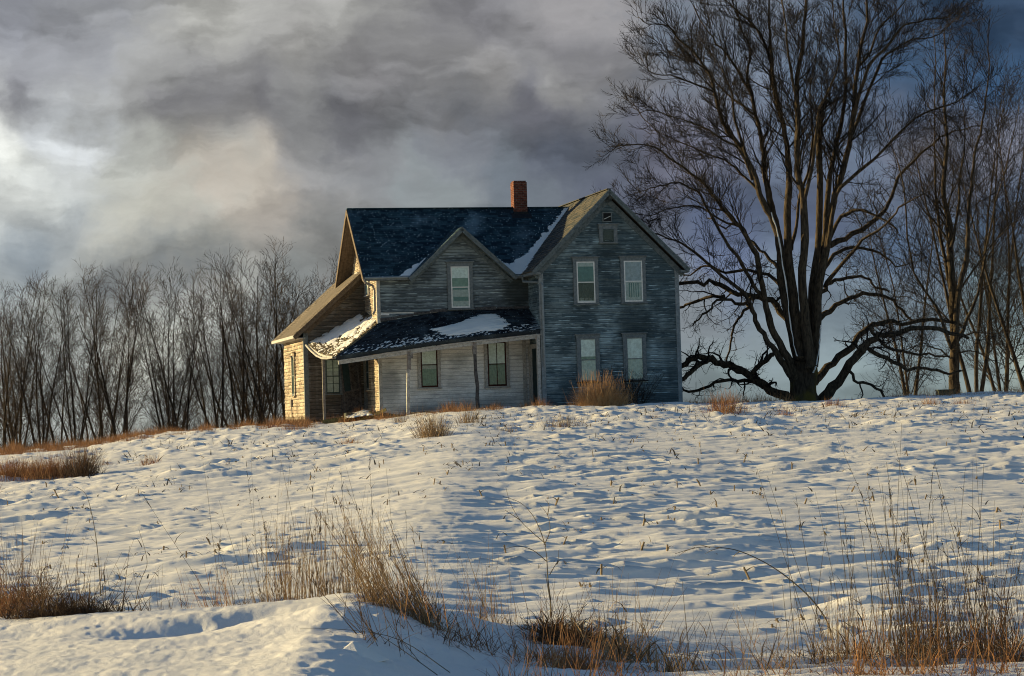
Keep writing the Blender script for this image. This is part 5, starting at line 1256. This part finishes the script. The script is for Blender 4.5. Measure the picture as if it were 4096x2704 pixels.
# single weeds
def weed(label, base, path, r=.004, branches=(), Y0=None, mat=None):
    """single stem following a line in the photograph"""
    b = at(base[0], base[1], Y0); e = empty('weed_stem', (b.x, b.y, gz(b.x, b.y))); tag(e, label, 'weed')
    mb = MB(); q = limb_pts([base] + list(path), Y0, 0, .15, 4); mb.tube(q, [max(.0012, r * (1 - .75 * i / len(q))) for i in range(len(q))], 5)
    to_local(mb, e.location); mb.obj('stem', mat or m_stem, e)
    if branches:
        mb = MB()
        for br in branches:
            q = limb_pts(br, Y0, .02, .12, 4); mb.tube(q, [max(.001, r * .5 * (1 - .75 * i / len(q))) for i in range(len(q))], 4)
        to_local(mb, e.location); mb.obj('twigs', mat or m_stem, e)
    return e
weed('bare sapling stem forking at its top, rising from the rust-brown tussock', (2204, 2470), [(2202, 2400), (2192, 2320), (2187, 2230), (2180, 2185)], .0072,
     [[(2180, 2190), (2178, 2172), (2130, 2130), (2080, 2080), (2040, 2010), (2024, 1950)], [(2178, 2172), (2160, 2120), (2130, 2060), (2080, 2010), (2010, 1985)], [(2176, 2180), (2195, 2140), (2200, 2110), (2190, 2060), (2160, 2020)], [(2186, 2245), (2130, 2200), (2070, 2185), (2010, 2200)], [(2198, 2300), (2215, 2270), (2232, 2240), (2234, 2200)], [(2080, 2080), (2050, 2060), (2020, 2040)], [(2190, 2060), (2196, 2020), (2180, 1998)], [(2200, 2400), (2188, 2330), (2180, 2290)]], 15.8)
weed('long dark stem arching over to the left in the lower right', (3325, 2530), [(3300, 2470), (3240, 2390), (3150, 2310), (3060, 2250), (2960, 2205), (2880, 2190), (2790, 2190), (2700, 2215)], .006,
     [[(2880, 2190), (2850, 2200), (2820, 2215)], [(2960, 2205), (2940, 2220), (2930, 2235)], [(2840, 2190), (2800, 2180), (2770, 2185)], [(2780, 2190), (2740, 2205), (2715, 2225)]], 14.6)
weed('single tall curved weed above the dark tangle on the left', (403, 2385), [(398, 2290), (385, 2160), (368, 2060), (345, 1980), (310, 1950)], .0045, [[(368, 2060), (362, 2050), (360, 2030)], [(310, 1950), (300, 1948), (290, 1955)], [(385, 2170), (372, 2160), (362, 2140)]], 17.0)
weed('thin kinked stalk left of the small tuft', (540, 2420), [(560, 2330), (588, 2260), (580, 2200), (565, 2150), (555, 2115)], .0032, (), 17.1)
weed('slim stalk crossing the field below the crest, right of centre', (2760, 2640), [(2745, 2500), (2735, 2400), (2729, 2325)], .0034, (), 14.2)
weed('upright stalk right of the slim one', (3160, 2680), [(3152, 2560), (3140, 2440), (3130, 2340)], .0032, (), 14.0)
weed('long straight stalk leaning left over the right-hand field', (3590, 2560), [(3560, 2400), (3520, 2200), (3490, 2060), (3465, 1950)], .0034, (), 14.6)
weed('long stalk leaning left beside the straight one', (3800, 2600), [(3720, 2380), (3650, 2220), (3590, 2090), (3540, 1990)], .0034, (), 14.6)
for i, ln in enumerate(([(1800, 2690), (1600, 2560), (1400, 2520), (1200, 2515)], [(1750, 2700), (1550, 2560), (1380, 2470)], [(1500, 2690), (1300, 2640), (1100, 2600)], [(1345, 2700), (1420, 2640), (1500, 2560), (1560, 2500)])):
    weed(['long thin stalk lying across the smooth drift', 'thin stalk crossing the drift toward the reeds', 'short low stalk over the lower part of the drift', 'stalk slanting up from the bottom edge by the snow block'][i], ln[0], ln[1:], .0028, (), 12.9)

# snow block and chunks
def chunk(px, py, Y, pts, label):
    b = at(px, py, Y); g = gz(b.x, b.y); mb = MB()
    mb.v = [tuple(p) for p in pts]; mb.f = [(0, 1, 4), (1, 2, 4), (2, 3, 4), (3, 0, 4), (3, 2, 1, 0)]
    o = mb.obj('snow_block', m_snow); o.location = (b.x, b.y, g - .05)
    bv = o.modifiers.new('b', 'BEVEL'); bv.width = .012; bv.segments = 3
    tag(o, label, 'snow block')
chunk(1430, 2690, 12.85, [(-.20, -.10, 0), (.06, -.17, 0), (.2, .06, 0), (-.10, .16, 0), (-.02, .03, .13)], 'sharp-edged snow block at the bottom edge')

# corn stubble
def stalk_variants():
    V_ = []
    for s in range(9):
        R = random.Random(300 + s); mb = MB()
        h = R.uniform(.03, .15); d = norm((R.gauss(0, .4), R.gauss(0, .3), 1)); r = R.uniform(.007, .012)
        q = walk(R, (0, 0, -.05), d, h + .05, 3, .05, 0); mb.tube(q, [r, r, r * .95, r * .85], 6, True); n_st = MB(); n_st.v, n_st.f = mb.v, mb.f
        lf = MB()
        for _ in range(R.randint(2, 5)):
            blade(lf, R, lerp_path(q, R.uniform(.3, 1))[0], norm((R.gauss(0, .8), R.gauss(0, .5), R.uniform(-.1, .8))), R.uniform(.08, .2), R.uniform(.014, .028), R.uniform(.8, 2.6), 4)
        V_.append((n_st, lf))
    return V_
SV = stalk_variants(); src = []
lab_s = 'short cut corn stalk standing in the wind-rippled snow'
Rs = random.Random(55); N_ST = 285; cnt = 0
given = [(3130, 2075), (3215, 2030), (3195, 2140), (2065, 2080), (1755, 2190), (2115, 2110), (2450, 2030), (2440, 1970), (2362, 2370), (2405, 2340), (2560, 2240), (2245, 2200), (3090, 2530), (3130, 2520), (3230, 2510), (3580, 2290), (3820, 2180), (3980, 2060), (3930, 2360), (720, 1975), (240, 2030), (140, 2040), (640, 2100), (1080, 2010), (1350, 2030), (850, 2200), (390, 2280), (745, 2275), (2335, 2380), (2030, 2250), (2075, 2250), (1940, 2010), (2620, 1960), (2870, 2050), (3400, 1985), (3040, 2000), (3560, 2080), (3700, 2020), (3020, 2350), (3400, 2300), (3700, 2300), (3960, 2320), (3600, 2200)]
spots = [(gpt(x, y), 1.0) for x, y in given]
HS = [(Rs.uniform(-.24, .24), 20 + 56 * Rs.random()) for _ in range(46)]
while len(spots) < N_ST:
    rowi = Rs.random()
    Y = 20 + 58 * Rs.random() ** 1.15
    x = Rs.uniform(-.24, .24) * Y
    if Rs.random() < .65:
        hc = Rs.choice(HS); Y = hc[1] + Rs.gauss(0, .5); x = hc[0] * hc[1] + Rs.gauss(0, .7)
    if Rs.random() < .45 * (1 if x < -.02 * Y else 0): continue
    spots.append((Vector((x, Y, 0)), 1.0))
for i, (p, s) in enumerate(spots):
    z = gz(p.x, p.y); sc = Rs.uniform(.75, 1.35); rz = Rs.uniform(0, 6.28)
    if i < len(SV):
        e = empty('corn_stalk', (p.x, p.y, z), rz); a = SV[i][0].obj('stalk', m_corn, e); b = SV[i][1].obj('leaf', m_litter, e); src.append(e)
    else: e = copy_tree(src[i % len(SV)], (p.x, p.y, z), rz, (1, 1, 1))
    e.scale = (sc, sc, sc); tag(e, lab_s, 'corn stalk', 'cut corn stalks standing in the snow')
# loose litter lying on the snow
mb = MB(); Rl = random.Random(66); XY = []
for _ in range(2600):
    if Rl.random() < .62: Y = Rl.gauss(66, 7.5); x = Rl.uniform(-.02, .25) * Y if Rl.random() < .75 else Rl.uniform(-.25, 0) * Y
    else: Y = 19 + 60 * Rl.random(); x = Rl.uniform(-.25, .25) * Y
    XY.append((x, Y))
cx_ = [(Rl.choice(XY)) for _ in range(950)]
XY = [(c[0] + Rl.gauss(0, .22), c[1] + Rl.gauss(0, .3)) for c in cx_ for _ in range(7)]
zz = ground(np.array([p[0] for p in XY]), np.array([p[1] for p in XY])) + EYE
for (x, Y), z in zip(XY, zz): blade(mb, Rl, (x, Y, float(z) - .012), norm((Rl.gauss(0, 1), Rl.gauss(0, .6), Rl.uniform(.0, 1.0))), Rl.uniform(.08, .32) * min(1, max(.4, Y / 50)), Rl.uniform(.016, .042) * min(1, max(.5, Y / 45)), Rl.uniform(.2, 1.6), 4)
o = mb.obj('corn_litter', m_litter); tag(o, 'scraps of corn leaf frozen into the snow', 'corn litter', kind='stuff')

# rough dry grass along the crest and at the foot of the house
def grass_field(name, label, fn, n, mat, hmin, hmax, seed, wdt=.012, kind='stuff', cat='grass'):
    R = random.Random(seed); mb = MB(); P_ = [fn(R) for _ in range(n)]
    z = ground(np.array([p[0] for p in P_]), np.array([p[1] for p in P_]), False) + EYE
    for (x, y, k), zz_ in zip(P_, z):
        blade(mb, R, (x, y, float(zz_) - .04), norm((R.gauss(.0, .35), R.gauss(0, .3), 1)), R.uniform(hmin, hmax) * k, wdt * R.uniform(.6, 1.4), R.uniform(.1, 1.1), 3)
    o = mb.obj(name, mat); tag(o, label, cat, kind=kind); return o
def f_left(R):
    px = R.uniform(-60, 1260); Y = R.uniform(82, 97); p = at(px, 1700, Y)
    k = .45 + 1.5 * max(0, nz1(px / 55., Y / 4, 1.0, 4) + .25)
    return (p.x, Y, k)
grass_field('dry_grass', 'band of rust-brown dead grass along the crest left of the house', f_left, 30000, m_straw_br, .2, .52, 1)
def f_under(R):
    px = R.uniform(-80, 1400); Y = R.uniform(94, 116); p = at(px, 1700, Y); return (p.x, Y, R.uniform(.4, 1.6))
grass_field('undergrowth', 'thin brush of twigs and saplings beneath the row of trees', f_under, 5200, m_twig_l, .5, 1.5, 2, .014)
def f_house(R):
    px = R.uniform(1240, 2300); Y = R.uniform(81, 86.5) if px > 1500 else R.uniform(84.5, 88.5); p = at(px, 1640, Y)
    k = .45 + 1.9 * max(0, nz1(px / 60., Y / 2, 1.0, 14) + .2)
    return (p.x, Y, k)
grass_field('dry_grass', 'dead grass and weeds along the foot of the porch', f_house, 9000, m_straw_br, .15, .5, 3)
def f_right(R):
    px = R.choice((R.uniform(2740, 3180), R.uniform(3540, 4140))); Y = R.uniform(85, 95); p = at(px, 1620, Y); return (p.x, Y, R.uniform(.4, 1.2) * (1 + .8 * nz1(px / 50., 1, 1, 6)))
grass_field('dry_grass', 'thin dead weeds beneath the bare trees on the right', f_right, 3200, m_straw_br, .15, .65, 4)
def tuft(px, py, w_px, h, n, mat, label, Y=None, leaf=None, lw=.008, ls=.25, name='dry_grass_tuft', cat='grass tuft', ste=.003):
    p = gpt(px, py) if Y is None else at(px, py, Y); hw = w_px / 2 / F * p.y
    e = empty(name, (p.x, p.y, gz(p.x, p.y))); tag(e, label, cat)
    R = random.Random(px); lf = MB(); st = MB(); bz = e.location.z
    for i in range(n):
        u = max(-1.2, min(1.2, R.gauss(0, .5))); x = u * hw; y = R.gauss(0, .3)
        blade(lf, R, (x, y, -.05), norm((R.gauss(0, ls) + u * .3, R.gauss(0, .25), 1)), h * R.uniform(.4, 1.05) * (1 - .35 * u * u), lw, R.uniform(.1, .9), 3)
    for i in range(max(3, n // 14)):
        u = R.gauss(0, .5); q = walk(R, (u * hw, R.gauss(0, .2), -.05), norm((R.gauss(0, .2), 0, 1)), h * R.uniform(.7, 1.25), 4, .06, 0); st.tube(q, [ste, ste, ste * .8, ste * .6, ste * .3], 3)
    lf.obj('leaves', leaf or mat, e); st.obj('stems', mat, e); return e
for px, py, w_, h, n, lab in [
 (1730, 1762, 130, .85, 520, 'tall golden grass tuft on the slope in front of the porch posts'), (1600, 1700, 60, .6, 120, 'small tuft below the collapsed porch corner'), (1880, 1700, 90, .7, 200, 'pale weedy tuft below the dark crooked porch post'),
 (2020, 1745, 110, .4, 170, 'grey weed tuft downhill from the right porch window'), (2250, 1725, 190, .45, 240, 'wide sparse weed tuft downhill from the wing corner'), (2620, 1690, 80, .4, 120, 'small tuft on the snow below the wing right side'),
 (2900, 1670, 150, .85, 420, 'brown grass tuft left of the huge trunk'), (3140, 1680, 70, .55, 150, 'small tuft just below the huge trunk'), (3335, 1640, 90, .42, 190, 'rounded dry tuft right of the huge trunk'), (3720, 1625, 90, .4, 150, 'tuft at the foot of the slender tree, left side'),
 (3850, 1625, 80, .35, 120, 'low tuft right of the slender tree'), (600, 1870, 90, .35, 170, 'low brown tuft on the left snow slope, lit from the side'), (420, 1880, 110, .30, 130, 'flattened tuft left of the low brown one'), (1400, 1790, 90, .35, 120, 'thin tuft on the snow left of the golden tuft'), (1180, 1730, 150, .35, 260, 'grass tuft by the outer corner of the ell')]:
    tuft(px, py, w_, h, n, m_straw_br if px < 1500 or px > 2800 else m_straw, lab)
for px, py, w_, h, n, lab in [(60, 1935, 240, .62, 1500, 'dense rust-brown brush patch at the left edge'), (200, 1925, 200, .62, 1100, 'middle part of the rust-brown brush on the left slope'), (330, 1915, 120, .95, 620, 'dark upright brush ending the left patch')]:
    tuft(px, py, w_, h, n, m_straw_br, lab, None, m_straw_dk if px == 330 else m_straw_br, .009, .3, 'brush_clump', 'brush')
tuft(2405, 1648, 180, 1.3, 2800, m_straw_gold, 'golden-brown bush in front of the lower left wing window', 82.0, m_straw_gold, .007, .75, 'golden_bush', 'bush', .006)
# dark shrub of bare twigs
p = at(2535, 1640, 85.9); e = empty('dark_shrub', (p.x, p.y, gz(p.x, p.y))); tag(e, 'dark tangled bare shrub against the wing, right of the golden bush', 'shrub')
R = random.Random(8); a = MB(); b = MB()
for i in range(34):
    d = norm((R.gauss(0, .42), R.gauss(0, .2), 1)); q = walk(R, (R.gauss(0, .3), R.gauss(0, .12), -.1), d, R.uniform(.9, 1.9), 6, .10, -.01)
    a.tube(q, [.010, .009, .008, .007, .006, .005, .003], 4)
    sprout(R, b, q, .006, 0, [(5, .55, .9, 42, .16, .0, 4, .0055), (7, .25, .8, 45, .14, 0, 2, .004)], .1)
a.obj('stems', m_twig, e); b.obj('twigs', m_twig, e)
# small low structures beyond the crest
p = at(3785, 1592, 93); mb = MB(); mb.box(-.36, .36, -.3, .3, -.5, .30); mb.box(-.40, .40, -.34, .34, .30, .345)
o = mb.obj('well_cover', m_stone); o.location = (p.x, p.y, gz(p.x, p.y) + .02); tag(o, 'low dark block with a flat lid left of the slender tree', 'block')
p = at(1415, 1716, 86.2); mb = MB(); mb.box(-.34, .34, -.25, .3, -.4, .42)
o = mb.obj('stone_step', m_stone); o.location = (p.x, p.y, gz(p.x, p.y) - .02); o.rotation_euler = (0.03, .02, TH); bv = o.modifiers.new('b', 'BEVEL'); bv.width = .03; bv.segments = 2
tag(o, 'dark mossy stone block below the collapsed porch corner', 'stone')
